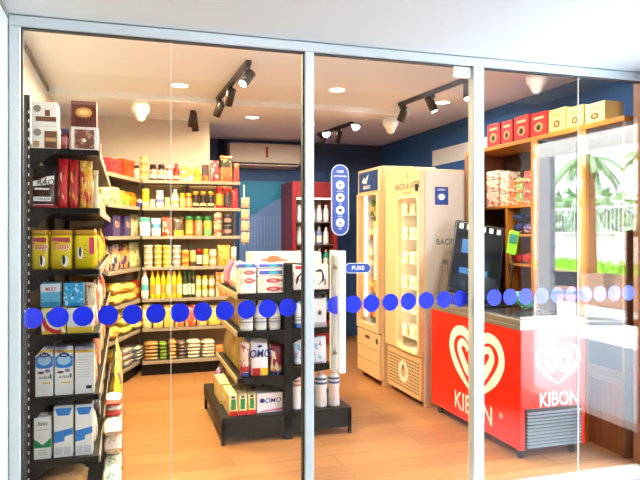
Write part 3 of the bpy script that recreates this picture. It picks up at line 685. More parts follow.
def tub(px0, px1, side, desc):
    yn = YN; xa, xb = aty(px0, yn)[0], aty(px1, yn)[0]; w = (xb-xa)*.97; z = LZ[2]; Z = aty((px0+px1)/2, yn)[1]; h = zz(230, Z)-z
    t = thing('drink_powder_tub', desc+' '+pl2, 'tub', ((xa+xb)/2, yn+w/2, z+.0005), 0, 'yellow tubs on the third near shelf')
    r = w/2; bd = MB().loft([(0, r*.92, r*.92, 4.5, TUBY), (.006, r*.96, r*.96, 4.5, TUBY), (h*.03, r*.98, r*.98, 4.5, TUBY), (h*.82, r*.98, r*.98, 4.5, TUBY), (h*.86, r*.93, r*.93, 4, TUBY)], 28)
    f = -r*.985
    if not side:
        bd.poly((0, f, h*.74), [(-w*.40, -h*.02), (w*.40, -h*.06), (w*.40, h*.07), (-w*.40, h*.07)], mat('dark_pink_print', '#b03048', .5))
        bd.text('Tossy', h*.25, TXW, (.001, f-.001, h*.585), sx=.70, shear=.2).text('Tossy', h*.235, TXP, (0, f-.0016, h*.59), sx=.70, shear=.2)
        bd.disc((w*.18, f, h*.22), w*.16, h*.14, TXW).disc((w*.12, f, h*.25), w*.07, h*.13, TXK, lift=.001)
    else:
        bd.disc((-w*.22, f, h*.42), w*.12, h*.16, TXW).disc((-w*.22, f, h*.45), w*.06, h*.13, TXK, lift=.001).quad((w*.3, f, h*.6), w*.22, h*.42, TXP)
        for k in range(5): bd.quad((0, f, h*(.2+.1*k)), w*.12, h*.012, TXBR)
    bd.build('tub_body', t)
    MB().loft([(h*.86, r*.98, r*.98, 4, mat('tub_lid', '#c08a14', .35)), (h*.985, r*.99, r*.99, 4, mat('tub_lid', '#c08a14', .35)), (h, r*.94, r*.94, 4, mat('tub_lid', '#c08a14', .35))], 28).build('lid', t)
tub(29.5, 48.5, 0, 'yellow chocolate powder tub by the black upright'); tub(49.5, 72.5, 0, 'middle yellow chocolate powder tub'); tub(73.5, 96.5, 1, 'yellow chocolate powder tub turned sideways')
pl3 = 'on the fourth near shelf'
def cereal(b, w, d, h):
    b.ribbon(spline([(-w*.45, h*.12), (-w*.3, -h*.2), (0, -h*.38), (w*.3, -h*.42)]), [.02]*25, TXR, (0, -d/2-.0005, h*.5))
    b.disc((-w*.2, -d/2, h*.7), w*.12, h*.16, TXG).quad((w*.2, -d/2, h*.5), w*.3, h*.5, P('#e2e6ea'))
def biscuit(b, w, d, h): b.text('MILKY', h*.2, TXR, (0, -d/2-.0008, h*.74), sx=.7, shear=.3)
zc = zz(307, aty(60, YN)[1])
lrow(3, [(41, 66, 308, 'box', P('#efd98a', ((.0, .3, '#e8c030'),), ('#f6f0d8', 3, .45)), 'yellow cereal box with red swoosh', .11, cereal), (66.5, 93, 308, 'box', P('#e4e2d4', ((.0, .25, '#e0c040'),), ('#8fa8b8', 3, .35)), 'pale grey and yellow cereal box', .11)], pl3, group='boxes on the fourth near shelf')
lrow(3, [(40, 60.5, 283, 'box', P('#5cb4cf', ((.62, .95, '#e3eef0'), (.0, .2, '#2b86a8')), ('#1d7896', 3, .36)), 'light blue and white biscuit pack on the cereal box', .10, biscuit, zc+.001),
         (63, 84, 283, 'box', P('#3aa0c8', ((.0, .15, '#1f7aa8'),), ('#b9e2e8', 4, .42, '#14648c', 5, .36)), 'deep blue biscuit pack on the grey cereal box', .10, None, zc+.001),
         (85, 96, 283, 'pouch', P('#e6cfa2', (), ('#c4604a', 4, .4), wr=.4), 'cream and red pouch at the front edge', .06, None, zc+.001)], pl3, group='boxes on the fourth near shelf')
def carton(lv, px0, px1, yt, desc, place, art, cap=None, yn=YN, d=.09, base='#efeee9'):
    xa, xb = aty(px0, yn)[0], aty(px1, yn)[0]; w = (xb-xa)*.96; z = LZ[lv]; Z = aty((px0+px1)/2, yn)[1]; h = zz(yt, Z)-z
    t = thing('milk_carton', desc+' '+place, 'carton', ((xa+xb)/2, yn+d/2, z+.0005), 0, 'drink cartons '+place)
    m = P(base); b = MB().prism([(-d/2, 0), (d/2, 0), (d/2, h*.97), (d/2-.02, h), (-d/2+.01, h*.96), (-d/2, h*.9)], 'x', -w/2, w/2, m)
    art(b, w, d, h); b.build('carton_body', t)
    if cap: MB().tube((0, -.005, h*.965), (0, -.008, h*.965+.022), .013, cap).build('cap', t)
def art_blue(b, w, d, h):
    b.poly((0, -d/2, h*.7), [(-w*.48, -h*.12), (-w*.28, -h*.16), (w*.28, -h*.16), (w*.48, -h*.12), (w*.48, h*.06), (0, h*.17), (-w*.48, h*.06)], TXS)
    b.disc((0, -d/2, h*.70), w*.38, h*.1, mat('pale_blue_print', '#a8cfe8', .5), lift=.0008).disc((0, -d/2, h*.8), w*.3, h*.045, TXN, lift=.001).text('leite', h*.06, TXW, (0, -d/2-.001, h*.8))
    b.disc((-w*.2, -d/2, h*.46), w*.2, h*.025, TXBR).disc((w*.18, -d/2, h*.49), w*.16, h*.035, mat('mauve_print', '#8a7fae', .5))
    b.text('AVEIA', h*.075, TXBR, (0, -d/2, h*.36)).quad((w*.1, -d/2, h*.25), w*.5, h*.03, TXY).disc((w*.36, -d/2, h*.38), w*.06, h*.05, TXG)
    b.quad((0, -d/2, h*.87), w*.96, h*.05, TXY)
def art_plain(b, w, d, h):
    b.quad((0, -d/2, h*.87), w*.96, h*.05, TXY)
    for k in range(9): b.quad((-w*.05, -d/2, h*(.75-.05*k)), w*.7, h*.006, TXGR)
    b.quad((w*.22, -d/2, h*.13), w*.3, h*.07, TXK)
pl4 = 'on the fifth near shelf'
carton(4, 35, 53.5, 345, 'white oat drink carton with blue crest nearest the black upright', pl4, art_blue)
carton(4, 54.5, 73.5, 345, 'middle white oat drink carton with blue crest', pl4, art_blue)
carton(4, 74.8, 94.5, 345, 'white oat drink carton turned to its plain printed side', pl4, art_plain)
def art_green(b, w, d, h):
    b.poly((0, -d/2, h*.38), [(-w*.49, -h*.12), (w*.49, -h*.12), (w*.49, h*.1), (0, -h*.06), (-w*.49, h*.1)], TXG)
    b.text('Italac', h*.13, TXK, (0, -d/2, h*.82), sx=.8, shear=.1).quad((0, -d/2, h*.68), w*.7, h*.012, TXGR)
    for k in range(3): b.quad((0, -d/2, h*(.2-.05*k)), w*.5, h*.01, TXGR)
def art_blue2(b, w, d, h):
    b.poly((0, -d/2, h*.86), [(-w*.3, -h*.08), (w*.3, -h*.08), (w*.46, h*.06), (-w*.46, h*.06)], TXS)
    b.poly((0, -d/2, h*.4), [(-w*.49, -h*.13), (w*.05, -h*.1), (w*.05, -h*.02), (w*.49, h*.02), (w*.49, h*.14), (-w*.49, h*.08)], TXS)
    b.quad((w*.22, -d/2, h*.31), w*.34, h*.1, TXW, lift=.001).quad((-w*.25, -d/2, h*.12), w*.36, h*.14, mat('light_grey_print', '#cfd2d4', .5)).quad((w*.2, -d/2, h*.12), w*.4, h*.14, mat('light_grey_print', '#cfd2d4', .5))
pl5 = 'on the lowest near shelf'
carton(5, 33.5, 51.5, 416, 'white milk carton with green chevron', pl5, art_green)
carton(5, 53.5, 73.5, 404, 'white milk carton with blue folded top beside the green one', pl5, art_blue2)
carton(5, 75, 93, 403, 'white milk carton with blue folded top nearest the aisle', pl5, art_blue2)
# second row behind and the goods along the aisle edge of this run
back = [(1, '#d8c49a', '#a34a2c', 'pouch', 'cream and rust pouch'), (2, '#f0c22a', '#7a4a1c', 'pouch', 'yellow cocoa pouch'), (3, '#e6d3b0', '#c4503a', 'pouch', 'beige and red biscuit pouch'), (4, '#d9b98c', '#c46a4a', 'pouch', 'tan cracker pouch'), (5, '#e8dcc2', '#5a7a9c', 'pouch', 'pale blue print pouch'), (0, '#c8a070', '#8a3a2a', 'box', 'tan and brown box')]
for lv, c1, c2, kd, ds in back:
    n = 4 if lv else 2
    for k in range(n):
        y = .62+k*.5; hh = .2 if lv else .13; c = (c1, c2)[k % 2]; cc = (c2, c1)[k % 2]
        put(kd, .17, .075, hh+.02*(k % 2), P(c, (), (cc, 4, .44), wr=.4 if kd == 'pouch' else 0), (XF-.055, y, LZ[lv]+.0005), PI/2, ds if k % 2 == 0 else ds.replace(ds.split()[0], 'darker'), 'on the %s near shelf facing the aisle' % (LEV[lv] if lv < 5 else 'lowest'), 'goods facing the aisle on the near shelves')
for r in PENDING[-22:]: r[1] = r[1]
# second row of yellow tubs' lids seen over the first
for k, px in enumerate((40, 60)):
    xx = aty(px, .62)[0]
    put('can', .088, .088, .205, (TUBY, mat('tub_lid', '#c08a14', .35)), (xx+.015, .575, LZ[2]+.0005), 0, ('rear yellow tub behind the tub by the upright', 'rear yellow tub behind the middle tub')[k], pl2, 'yellow tubs on the third near shelf')
put('bag', .25, .28, .10, P('#d9a262', (), ('#e8c48c', 3, .4), wr=.4), (-.32, .50, .086), 0, 'tan sack lying under the lowest shelf', 'on the near shelving base', 'sacks on the near shelving base', jit=False)
# lower deck sticking out into the aisle: sacks and packs
deck = [('bag', .21, .10, .10, P('#e9e6d6', (), ('#7fae9a', 4, .46), wr=.5), (-.066, .44), .0, 'clear bag of white and green sweets nearest the glass'),
        ('bag', .21, .10, .10, P('#ede0c2', (), ('#8fbca6', 4, .44), wr=.5), (-.066, .68), .0, 'clear bag of pale sweets behind the green ones'),
        ('bag', .21, .10, .10, P('#efe2cf', (), ('#e2b8a0', 4, .44), wr=.5), (-.066, .68), .105, 'pink tinted bag lying on the pale sweets'),
        ('bag', .21, .10, .08, P('#f1e5d2', (), ('#d8c4a0', 4, .44), wr=.5), (-.066, .68), .21, 'pale sack on the pink tinted bag')]
deck += [('bag', .22, .10, .06, P('#eee6da', ((.2, .8, '#d0432f'),), wr=.5), (-.066, .95), .062*k, 'white flour bag with red stripe, %s of its pile' % ('lowest', 'second', 'third', 'fourth', 'fifth', 'topmost')[k]) for k in range(6)]
deck += [('pouch', .16, .10, .36, P('#efe4cc', ((.75, 1, '#f0c23a'),), ('#c9c0a8', 4, .42), wr=.3), (-.066, 1.25), 0, 'tall white pouch with yellow top'),
         ('pouch', .16, .10, .42, P('#f0c030', ((.0, .3, '#f0e6cf'),), ('#e8a020', 3, .4), wr=.3), (-.066, 1.55), 0, 'tall bright yellow pouch'),
         ('pouch', .16, .10, .46, P('#efd98c', ((.5, .7, '#8a8a9c'),), ('#e0b040', 3, .4), wr=.3), (-.066, 1.85), 0, 'tall pale yellow pouch with grey print'),
         ('pouch', .16, .10, .50, P('#e8d2a0', (), ('#c9803a', 3, .4), wr=.3), (-.066, 2.15), 0, 'tall tan pouch far along the deck'),
         ('pouch', .16, .10, .50, P('#e0c24a', (), ('#f2e6b0', 3, .4), wr=.3), (-.066, 2.45), 0, 'tall mustard pouch at the far end of the deck')]
for kd, w, d, h, m, (x, y), dz, ds in deck:
    put(kd, w, d, h, m, (x, y, .0865+dz), PI/2, ds, 'on the shelving base', 'packs on the near shelving base', jit=False)

# ---------------------------------------------------------------- centre gondola
GZ = [1.03, .768, .448, .19]; GR = [1.045, .772, .508, .19]; GX, GY0, GY1 = 1.10, 1.15, 2.18
gd = thing('gondola_shelving', 'low black double sided gondola standing alone on the wooden floor', 'shelving', (GX, GY0, 0))
def gb(*a): return a
for y in (0, GY1-GY0-.04): MB().bb(-.03, .03, y, y+.04, .0, 1.235, BLK2, .003).build('upright', gd)
MB().bb(-.012, .012, .04, GY1-GY0-.04, .15, 1.2, BLK2).build('spine_panel', gd)
for s in (-1, 1):
    fx = .36 if s < 0 else .325
    for i, z in enumerate((GZ if s < 0 else GR)[:3]):
        sh = MB().bb(min(.012*s, fx*s), max(.012*s, fx*s), .012, GY1-GY0, z-.022, z, BLK2, .002).build('shelf', gd)
        MB().bb(min(fx*s, (fx+.008)*s), max(fx*s, (fx+.008)*s), .012, GY1-GY0, z-.034, z+.004 if s < 0 else z-.001, mat('gondola_tan_rail', '#cdb68c', .4) if s < 0 else BLK2, .001).build('price_rail', sh)
        L = fx-.03
        MB().prism([(s*(.03+u), z+v) for u, v in [(0, .004), (L, .004), (L, -.03), (L*.5, -.045), (L*.15, -.075), (0, -.1)]], 'y', 0, .012, BLK2).build('bracket', gd)
    bx = .47
    MB().bb(min(.0, bx*s), max(0, bx*s), 0, GY1-GY0, .165, .19, BLK2, .003).build('base_deck', gd)
    MB().bb(min(.0, bx*s), max(0, bx*s), 0, .02, .05, .165, BLK2, .003).bb(min((bx-.02)*s, bx*s), max((bx-.02)*s, bx*s), .02, GY1-GY0, .1, .165, BLK2, .003).build('base_panel', gd)
    for y in (.03, GY1-GY0-.06): MB().bb(bx*s-.02 if s > 0 else bx*s, bx*s if s > 0 else bx*s+.02, y-.03, y+.0, 0, .165, BLK2).build('foot', gd)
YG = GY0+.045
def grow(z, items, place, group=None, yn=YG):
    for it in items:
        px0, px1, yt, kind, m, desc = it[:6]; d = it[6]; ex = it[7] if len(it) > 7 else None; zb = it[8] if len(it) > 8 else z
        xa, xb = aty(px0, yn)[0], aty(px1, yn)[0]; w = (xb-xa)*.97; Z = aty((px0+px1)/2, yn)[1]
        put(kind, w, d, zz(yt, Z)-zb, m, ((xa+xb)/2, yn+d/2, zb+.0008), 0, desc, place, group or 'goods '+place, ex, jit=False)
gt = 'on the gondola top shelf'
def tissue(b, w, d, h):
    b.disc((w*.1, -d/2, h*.5), w*.28, h*.3, TXR).text('PRO', h*.34, TXW, (w*.1, -d/2-.001, h*.5), sx=1.2).quad((-w*.36, -d/2, h*.5), w*.16, h*.6, mat('peach_print', '#eec9a2', .5)).disc((w*.42, -d/2, h*.5), w*.05, h*.2, TXGR)
def tissue_b(b, w, d, h):
    b.quad((0, -d/2, h*.5), w*.9, h*.55, mat('blue_violet_print', '#4a55b4', .5)).disc((w*.1, -d/2, h*.5), w*.2, h*.24, mat('teal_print', '#3aa7b8', .5), lift=.001)
z1 = zz(284.5, 4.4); z2 = zz(276, 4.4); z3 = zz(270, 4.4)
WB = P('#f1ece4')
for k, (zb, ya, arts, cl) in enumerate(((GZ[0], 285, (None, tissue), 'lowest'), (zz(285, 4.42)+.001, 276.5, (tissue, tissue), 'second'), (zz(276.5, 4.42)+.002, 269, (tissue, tissue_b), 'third'), (zz(269, 4.42)+.003, 263, (tissue_b, tissue_b), 'topmost'))):
    grow(GZ[0], [(239-k*.5, 256.5, ya, 'box', WB if k < 3 else P('#e9e6ee', ((.2, .6, '#7a84c8'),)), '%s white toothpaste box of the aisle side pile' % cl, .12, arts[0], zb), (257.5, 284, ya, 'box', WB if k != 3 else P('#ece8ee', ((.3, .6, '#8a94d0'),)), '%s white box with red oval of the upright side pile' % cl, .12, arts[1], zb)], gt)
def gside(z, items, place, x=.83):
    for y, w, d, h, kind, m, ds in items:
        put(kind, w, d, h, m, (x, y, z+.0008), -PI/2, ds, place, 'goods '+place, jit=False)
gside(GZ[0], [(1.42, .14, .1, .19, 'pouch', P('#f0d9b8', (), ('#e2a05a', 3, .42), wr=.3), 'cream and orange soap pack'), (1.58, .14, .1, .21, 'pouch', P('#f2e2d2', (), ('#d88a6a', 3, .4), wr=.3), 'pale peach soap pack'), (1.74, .14, .1, .2, 'pouch', P('#f0dfd6', (), ('#e26a8c', 3, .44), wr=.3), 'white and pink hygiene pack'),
              (1.90, .14, .1, .22, 'pouch', P('#e05a80', (), ('#f4d6dc', 3, .42), wr=.3), 'bright pink hygiene pack'), (2.06, .14, .1, .2, 'pouch', P('#d87a9a', (), ('#f4e6ea', 3, .42), wr=.3), 'rose hygiene pack')], 'on the gondola top aisle side')
def sbottle(px0, px1, yt, desc, z, place, yn=YG, body=None, cap=None, lab=None, group=None, d=.075):
    xa, xb = aty(px0, yn)[0], aty(px1, yn)[0]; w = (xb-xa)*.97; Z = aty((px0+px1)/2, yn)[1]; h = zz(yt, Z)-z
    t = thing('detergent_bottle', desc+' '+place, 'bottle', ((xa+xb)/2, yn+d/2, z+.0008), 0, group)
    B = body or P('#f2ede2'); r, q = w/2, d/2
    b = MB().loft([(0, r*.9, q*.9, 3, B), (.01, r, q, 3, B), (h*.45, r*.98, q, 3, B), (h*.7, r*.8, q*.85, 2.6, B), (h*.82, r*.45, q*.5, 2.2, B), (h*.86, r*.36, r*.36, 2, B)], 22)
    b.build('bottle_body', t)
    lb = MB().loft([(h*.16, r*1.005, q*1.01, 3, lab or P('#d8d0c4', ((.3, .5, '#8a8f9c'), (.7, .8, '#8a8f9c')))), (h*.44, r*1.0, q*1.01, 3, WHL)], 22, caps=False); lb.build('label_band', t)
    MB().loft([(h*.86, r*.42, r*.42, 2, cap or WHL), (h*.98, r*.40, r*.40, 2, cap or WHL), (h, r*.33, r*.33, 2, cap or WHL)], 16).build('cap', t)
gm = 'on the second gondola shelf'
sbottle(240.5, 254, 299, 'white fabric softener bottle nearest the aisle', GZ[1], gm, group='white bottles on the second gondola shelf')
sbottle(255.5, 267.5, 299, 'middle white fabric softener bottle', GZ[1], gm, group='white bottles on the second gondola shelf')
sbottle(269, 281.5, 299, 'white fabric softener bottle by the upright', GZ[1], gm, group='white bottles on the second gondola shelf')
gside(GZ[1], [(1.42, .13, .09, .2, 'pouch', P('#efd9ae', (), ('#d99a5a', 3, .42), wr=.3), 'cream cleaning refill'), (1.57, .13, .09, .2, 'pouch', P('#f0e2c4', (), ('#c99a6a', 3, .4), wr=.3), 'ivory cleaning refill'), (1.72, .13, .09, .19, 'pouch', P('#e8c890', (), ('#f4e8cf', 3, .42), wr=.3), 'honey coloured refill'), (1.87, .13, .09, .2, 'pouch', P('#efdcb8', (), ('#c4784a', 3, .4), wr=.3), 'beige cleaning refill'), (2.03, .13, .09, .19, 'pouch', P('#e9d4a4', (), ('#b9905a', 3, .4), wr=.3), 'tan cleaning refill')], 'on the second gondola aisle side')
def omo(b, w, d, h):
    b.text('OMO', h*.30, TXN, (0, -d*.5-.003, h*.6), sx=.8, shear=.1).quad((-w*.22, -d*.5-.001, h*.12), w*.42, h*.2, TXR).quad((w*.25, -d*.5-.001, h*.12), w*.42, h*.2, TXY)
    b.disc((w*.0, -d*.5+.006, h*.8), w*.14, h*.035, TXN)
gl = 'on the third gondola shelf'
grow(GZ[2], [(240.5, 250, 342, 'pouch', P('#e6c8b0', ((.0, .12, '#2d4aa0'), (.14, .3, '#c4202a')), ('#a32a34', 4, .44), wr=.3), 'striped red and cream washing powder bag', .06),
             (251, 269, 339, 'pouch', P('#f0eef0', wr=.2), 'white washing powder pouch with navy lettering', .075, omo),
             (270.5, 283, 344, 'pouch', P('#8e2430', ((.0, .12, '#3a4aa0'), (.14, .28, '#d8902a')), ('#ead9b8', 3, .46), wr=.3), 'plum and cream washing powder bag by the upright', .06)], gl)
gside(GZ[2], [(1.42, .15, .09, .25, 'pouch', P('#e6d45a', (), ('#4f9a3c', 3, .4, '#d8362a', 4, .34), wr=.3), 'yellow and green detergent bag'), (1.59, .15, .09, .26, 'pouch', P('#efe2a0', (), ('#7fae4a', 3, .4), wr=.3), 'pale yellow detergent bag'), (1.76, .15, .09, .25, 'pouch', P('#f0d96a', (), ('#e8862a', 3, .4), wr=.3), 'golden detergent bag'), (1.93, .15, .09, .26, 'pouch', P('#efe6b8', (), ('#c9b04a', 3, .4), wr=.3), 'ivory detergent bag'), (2.08, .13, .09, .25, 'pouch', P('#e8d9a0', (), ('#b8a04a', 3, .4), wr=.3), 'straw detergent bag')], 'on the third gondola aisle side')
gbp = 'on the gondola base'
def omo_box(b, w, d, h):
    b.text('OMO', h*.36, TXN, (w*.1, -d/2-.0008, h*.6), sx=1.0, shear=.15).disc((-w*.3, -d/2, h*.62), w*.1, h*.12, TXN)
    b.poly((0, -d/2, h*.1), [(-w*.49, -h*.06), (w*.49, h*.0), (w*.49, h*.1), (-w*.3, 0)], TXP)
grow(GZ[3], [(256.5, 283.5, 393, 'box', P('#f1eef0'), 'white washing powder carton with navy lettering', .16, omo_box)], gbp)
def pod(b, w, d, h):
    b.quad((0, -d/2, h*.55), w*.55, h*.5, TXG).quad((0, -d/2, h*.12), w*.98, h*.22, TXR).quad((0, -d/2, h*.9), w*.4, h*.1, TXN)
for k, (a, c) in enumerate(((229, 238), (238.5, 247.5), (248, 256))):
    yn = GY0+.02; xa, xb = aty(a, yn)[0], aty(c, yn)[0]
    put('box', (xb-xa)*.96, .30, zz(396, 4.33)-GZ[3], P('#efe3a4', ((.0, .2, '#efe3a4'),), ('#d8c46a', 3, .4, '#c9a84a', 4, .36)), ((xa+xb)/2, yn+.155, GZ[3]+.0008), 0, ('cream carton with green and red end nearest the aisle', 'middle cream carton with green and red end', 'cream carton with green and red end beside the white carton')[k], gbp, 'cartons on the gondola base', pod, jit=False)
for k, (y, ds) in enumerate(((1.585, 'long cream carton behind the green ended ones'), (1.75, 'second long cream carton behind the green ended ones'))):
    put('box', .16, .3, .15, P('#efdfa0', (), ('#c9a84a', 3, .4)), (.82, y, GZ[3]+.0008), -PI/2, ds, gbp, 'cartons on the gondola base', jit=False)
put('pouch', .17, .12, .17, P('#6a4a96', (), ('#e2cfe6', 4, .46, '#c42a6a', 4, .36), wr=.5), (.76, 2.075, GZ[3]+.0008), -PI/2, 'crinkled purple pouch at the far corner', gbp, 'goods '+gbp, jit=False)
put('pouch', .13, .12, .15, P('#8a5aa6', (), ('#f0dce8', 4, .46), wr=.5), (.76, 1.905, GZ[3]+.0008), -PI/2, 'crinkled lilac pouch before the purple one', gbp, 'goods '+gbp, jit=False)
# right hand side of the gondola
def baby(b, w, d, h):
    bw = [.006, .012, .018, .02, .016, .012, .016, .02, .018, .012, .008, .006, .004]
    b.ribbon(spline([(-w*.42, -h*.2), (-w*.36, h*.12), (-w*.24, h*.22), (-w*.14, h*.02)], 4), bw, TXK, (0, -d/2, h*.42)).disc((-w*.27, -d/2, h*.4), w*.05, h*.09, TXGR, lift=.001, n=9)
    b.ribbon(spline([(w*.12, h*.28), (w*.3, h*.3), (w*.34, -h*.05), (w*.2, -h*.28)], 4), bw, TXK, (0, -d/2, h*.45)).quad((w*.05, -d/2, h*.35), w*.08, h*.3, TXP).quad((w*.4, -d/2, h*.3), w*.08, h*.25, TXGR)
    b.quad((-w*.3, -d/2, h*.9), w*.3, h*.14, TXR)
grow(GR[0], [(293, 329, 265, 'box', P('#f0dcd6', (), ('#f6efec', 2.5, .5)), 'pale pink nappy pack with bear drawings', .24, baby)], gt)
xp0, xp1 = aty(262, 1.55)[0], aty(328, 1.55)[0]
put('box', .5, .3, .075, P('#efe6da', (), ('#d8704a', 2.2, .4)), (1.12, 1.40, 1.238), 0, 'wide white and orange nappy pack lying across the upright', 'above the gondola', 'goods on the gondola top', jit=False)
put('box', .34, .22, .16, P('#e9dccd', ((.2, .5, '#c9b8a8'),)), (.87, 1.95, GZ[0]+.23), 0, 'beige pack high at the back of pink packs', 'above the gondola', 'goods on the gondola top', jit=False) if False else None
gr2 = 'on the second gondola shelf'
sbottle(294.5, 302.5, 299, 'blue and white spray refill bottle behind the post', GR[1], gr2, body=P('#e6ebf2', ((.0, .3, '#4a7ac8'),)), cap=mat('blue_cap', '#2a55b0', .4))
def logo_pack(b, w, d, h): b.disc((0, -d/2, h*.5), w*.16, h*.1, TXGR).disc((0, -d/2, h*.5), w*.1, h*.05, TXK, lift=.001).quad((0, -d/2, h*.1), w*.9, h*.14, mat('mauve_band', '#b8a8ae', .5))
grow(GR[1], [(312, 327.5, 299, 'pouch', P('#f0edec', ((.0, .25, '#c4b6ba'),)), 'white wipes pack with small dark logo', .08, None), ], gr2)
PENDING[-1][0].data = make('box', .10, .08, .21, P('#f0edec'), logo_pack)
gr3 = 'on the third gondola shelf'
grow(GR[2], [(294, 310.5, 338, 'pouch', P('#e9edf0', (), ('#7fb4d8', 3, .42, '#e07a9a', 4, .34), wr=.4), 'white wrapped tissue pack with blue print', .09), (311.5, 328, 337, 'pouch', P('#edeff0', (), ('#9cc4dc', 3, .42, '#d88aa0', 4, .34), wr=.4), 'white wrapped tissue pack with pink print', .09)], gr3)
gr4 = 'on the right gondola base'
BL = P('#f0efee'); BLB = P('#3f6fa0', ((.35, .65, '#dfe6ee'),))
for a, c, ds in ((292.5, 302.5, 'white bleach bottle with brown neck band half behind the post'), (303.5, 315, 'white bleach bottle hidden partly by the metal post'), (316.5, 329, 'white bleach bottle with blue neck band'), (330, 341.5, 'white bleach bottle with blue neck band at the outer corner')):
    yn = GY0+.045; xa, xb = aty(a, yn)[0], aty(c, yn)[0]; w = (xb-xa)*.97; h = GR[2]-.05-GZ[3]; r = w/2
    t = thing('bleach_bottle', ds+' '+gr4, 'bottle', ((xa+xb)/2, yn+r, GZ[3]+.0008), 0, 'bleach bottles on the gondola base')
    MB().loft([(0, r*.9, r*.9, 2, BL), (.008, r*.98, r*.98, 2, BL), (h*.30, r*.95, r*.95, 2, BL), (h*.42, r*.86, r*.86, 2, BL), (h*.55, r, r, 2, BL), (h*.60, r*.97, r*.97, 2, BL), (h*.62, r*.95, r*.95, 2, BL), (h*.80, r*.92, r*.92, 2, BL), (h*.87, r*.55, r*.5, 2, BL), (h*.88, r*.4, r*.4, 2, BL)], 20).build('bottle_body', t)
    MB().loft([(h*.615, r*.985, r*.985, 2, BLB if a > 303 else P('#b0866a', ((.35, .65, '#e6d8cc'),))), (h*.79, r*.95, r*.95, 2, BL)], 20, caps=False).build('neck_label', t)
    MB().loft([(h*.88, r*.46, r*.46, 2, WHL), (h*.985, r*.44, r*.44, 2, WHL), (h, r*.36, r*.36, 2, WHL)], 14).build('cap', t)
for k in range(2):
    x = 1.22+k*.11
    t = None

# ---------------------------------------------------------------- red ice cream chest freezer
FX0, FX1, FY0, FY1 = 2.39, 2.885, .285, 1.50
fz = thing('chest_freezer', 'red ice cream chest freezer with white double heart beside the glass', 'freezer', (FX0, FY0, 0))
W, Ln = FX1-FX0, FY1-FY0
b = MB().bb(0, W, .0, Ln, .07, .835, FRED, .008)
HALF = [(0.0, -.95), (.40, -.62), (.80, -.15), (.98, .32), (.84, .74), (.48, .86), (.14, .60), (.06, .22), (.16, -.12), (.28, -.28), (.50, .02), (.64, .32), (.54, .52), (.36, .46), (.30, .30)]
sp = spline(HALF, 8); ns = len(sp)
wd = [.02+.19*min(1, i/14) if i < ns-30 else .2-.09*(i-ns+30)/30 for i in range(ns)]
def heart(b, at, s, M, sy=1):
    for sg_ in (1, -1): b.ribbon([(x*sg_*s, y*s*sy) for x, y in sp][::sg_], [w*s for w in wd][::sg_], TXW, at, M, .001)
hy, hZ = atx(475, FX0); hz = zz(364, hZ)
hw = abs(atx(447, FX0)[0]-atx(503, FX0)[0])/2
heart(b, (0, hy-FY0, hz), hw*.9, SIDE, .72)
ty, tZ = atx(472.5, FX0); tz = zz(408, tZ)
b.text('KIBON', .185, TXW, (0, ty-FY0, tz), SIDE, sx=.93)
b.text('®', .05, TXW, (0, atx(501, FX0)[0]-FY0, zz(416, atx(501, FX0)[1])), SIDE)
ex0, ex1 = aty(534, FY0)[0]-FX0, aty(584, FY0)[0]-FX0
ec = (ex0+ex1)/2; eZ = aty(560, FY0)[1]
heart(b, (ec-.01, 0, zz(364, eZ)), (ex1-ex0)/2*.84, FRONT, .82)
b.text('KIBON', .125, TXW, (ec, 0, zz(399, eZ)), FRONT, sx=.80)
b.build('freezer_body', fz)
gr = MB().bb(.035, W-.03, -.006, 0, .075, .335, mat('grille_dark', '#2c2d2f', .5), .003)
gr.build('vent_grille', fz)
for k in range(11): MB().box(((W+.005)/2, -.012, .095+k*.021), (W-.085, .018, .006), mat('grille_slat', '#8c8f92', .4, .4), .001, Matrix.Rotation(.5, 4, 'X')).build('slat', fz)
MB().bb(-.006, W+.006, -.006, Ln+.006, .835, .862, STEEL, .004).bb(-.002, W+.002, -.002, Ln+.002, .862, .9, STEEL, .004).build('rim', fz)
MB().bb(.04, W-.04, .05, Ln*.52, .9, .907, CGLASS).bb(.04, W-.04, .05, .07, .9, .912, STEEL).build('lid', fz)
MB().bb(.04, W-.04, Ln*.5, Ln-.05, .907, .914, mat('lid_dark_glass', '#2c2f33', .2)).build('lid', fz)
MB().bb(.035, W-.035, .045, Ln-.045, .8995, .9005, mat('freezer_inside', '#3a3c40', .4)).build('inner_tray', fz)
for x in (.05, W-.05):
    for y in (.07, Ln-.07):
        MB().tube((x-.012, y, .032), (x+.012, y, .032), .032, DARKPL, n=18).bb(x-.02, x+.02, y-.02, y+.02, .055, .07, STEEL).build('caster', fz)

# ---------------------------------------------------------------- wooden display cabinet on the right wall
CX0, CX1, CY0, CY1 = 3.065, 3.46, .14, 2.12
cb = thing('display_cabinet', 'tall orange oak display cabinet with dark back along the right wall', 'cabinet', (CX0, 0, 0))
MB().bb(0, CX1-CX0, CY0, CY1, 2.175, 2.21, ORW, .003).build('top_board', cb)
MB().bb(CX1-CX0-.02, CX1-CX0, CY0, CY1, .45, 2.175, BRD).build('back_board', cb)
yp = atx(533.5, CX0)[0]
yq = atx(582, CX0)[0]
for y in (yp, CY1-.03, yq):
    MB().bb(0, .03 if y in (yp, yq) else .375, y-.035, y+.035, .0, 2.175, ORW if y in (yp, yq) else MATS['jamb_brown_wood'], .003).build('post', cb)
MB().bb(.01, CX1-CX0-.02, yp-.012, yp+.012, .45, 2.175, BRD).build('side_board', cb)
yd = atx(505.7, CX0)[0]
zs1 = zz(205, atx(515, CX0)[1]); zs2 = zz(234, atx(515, CX0)[1]); zs3 = zz(263.5, atx(515, CX0)[1])
MB().bb(.005, .3, yd-.014, yd+.014, .9, zs1-.02, ORW, .002).build('divider', cb)
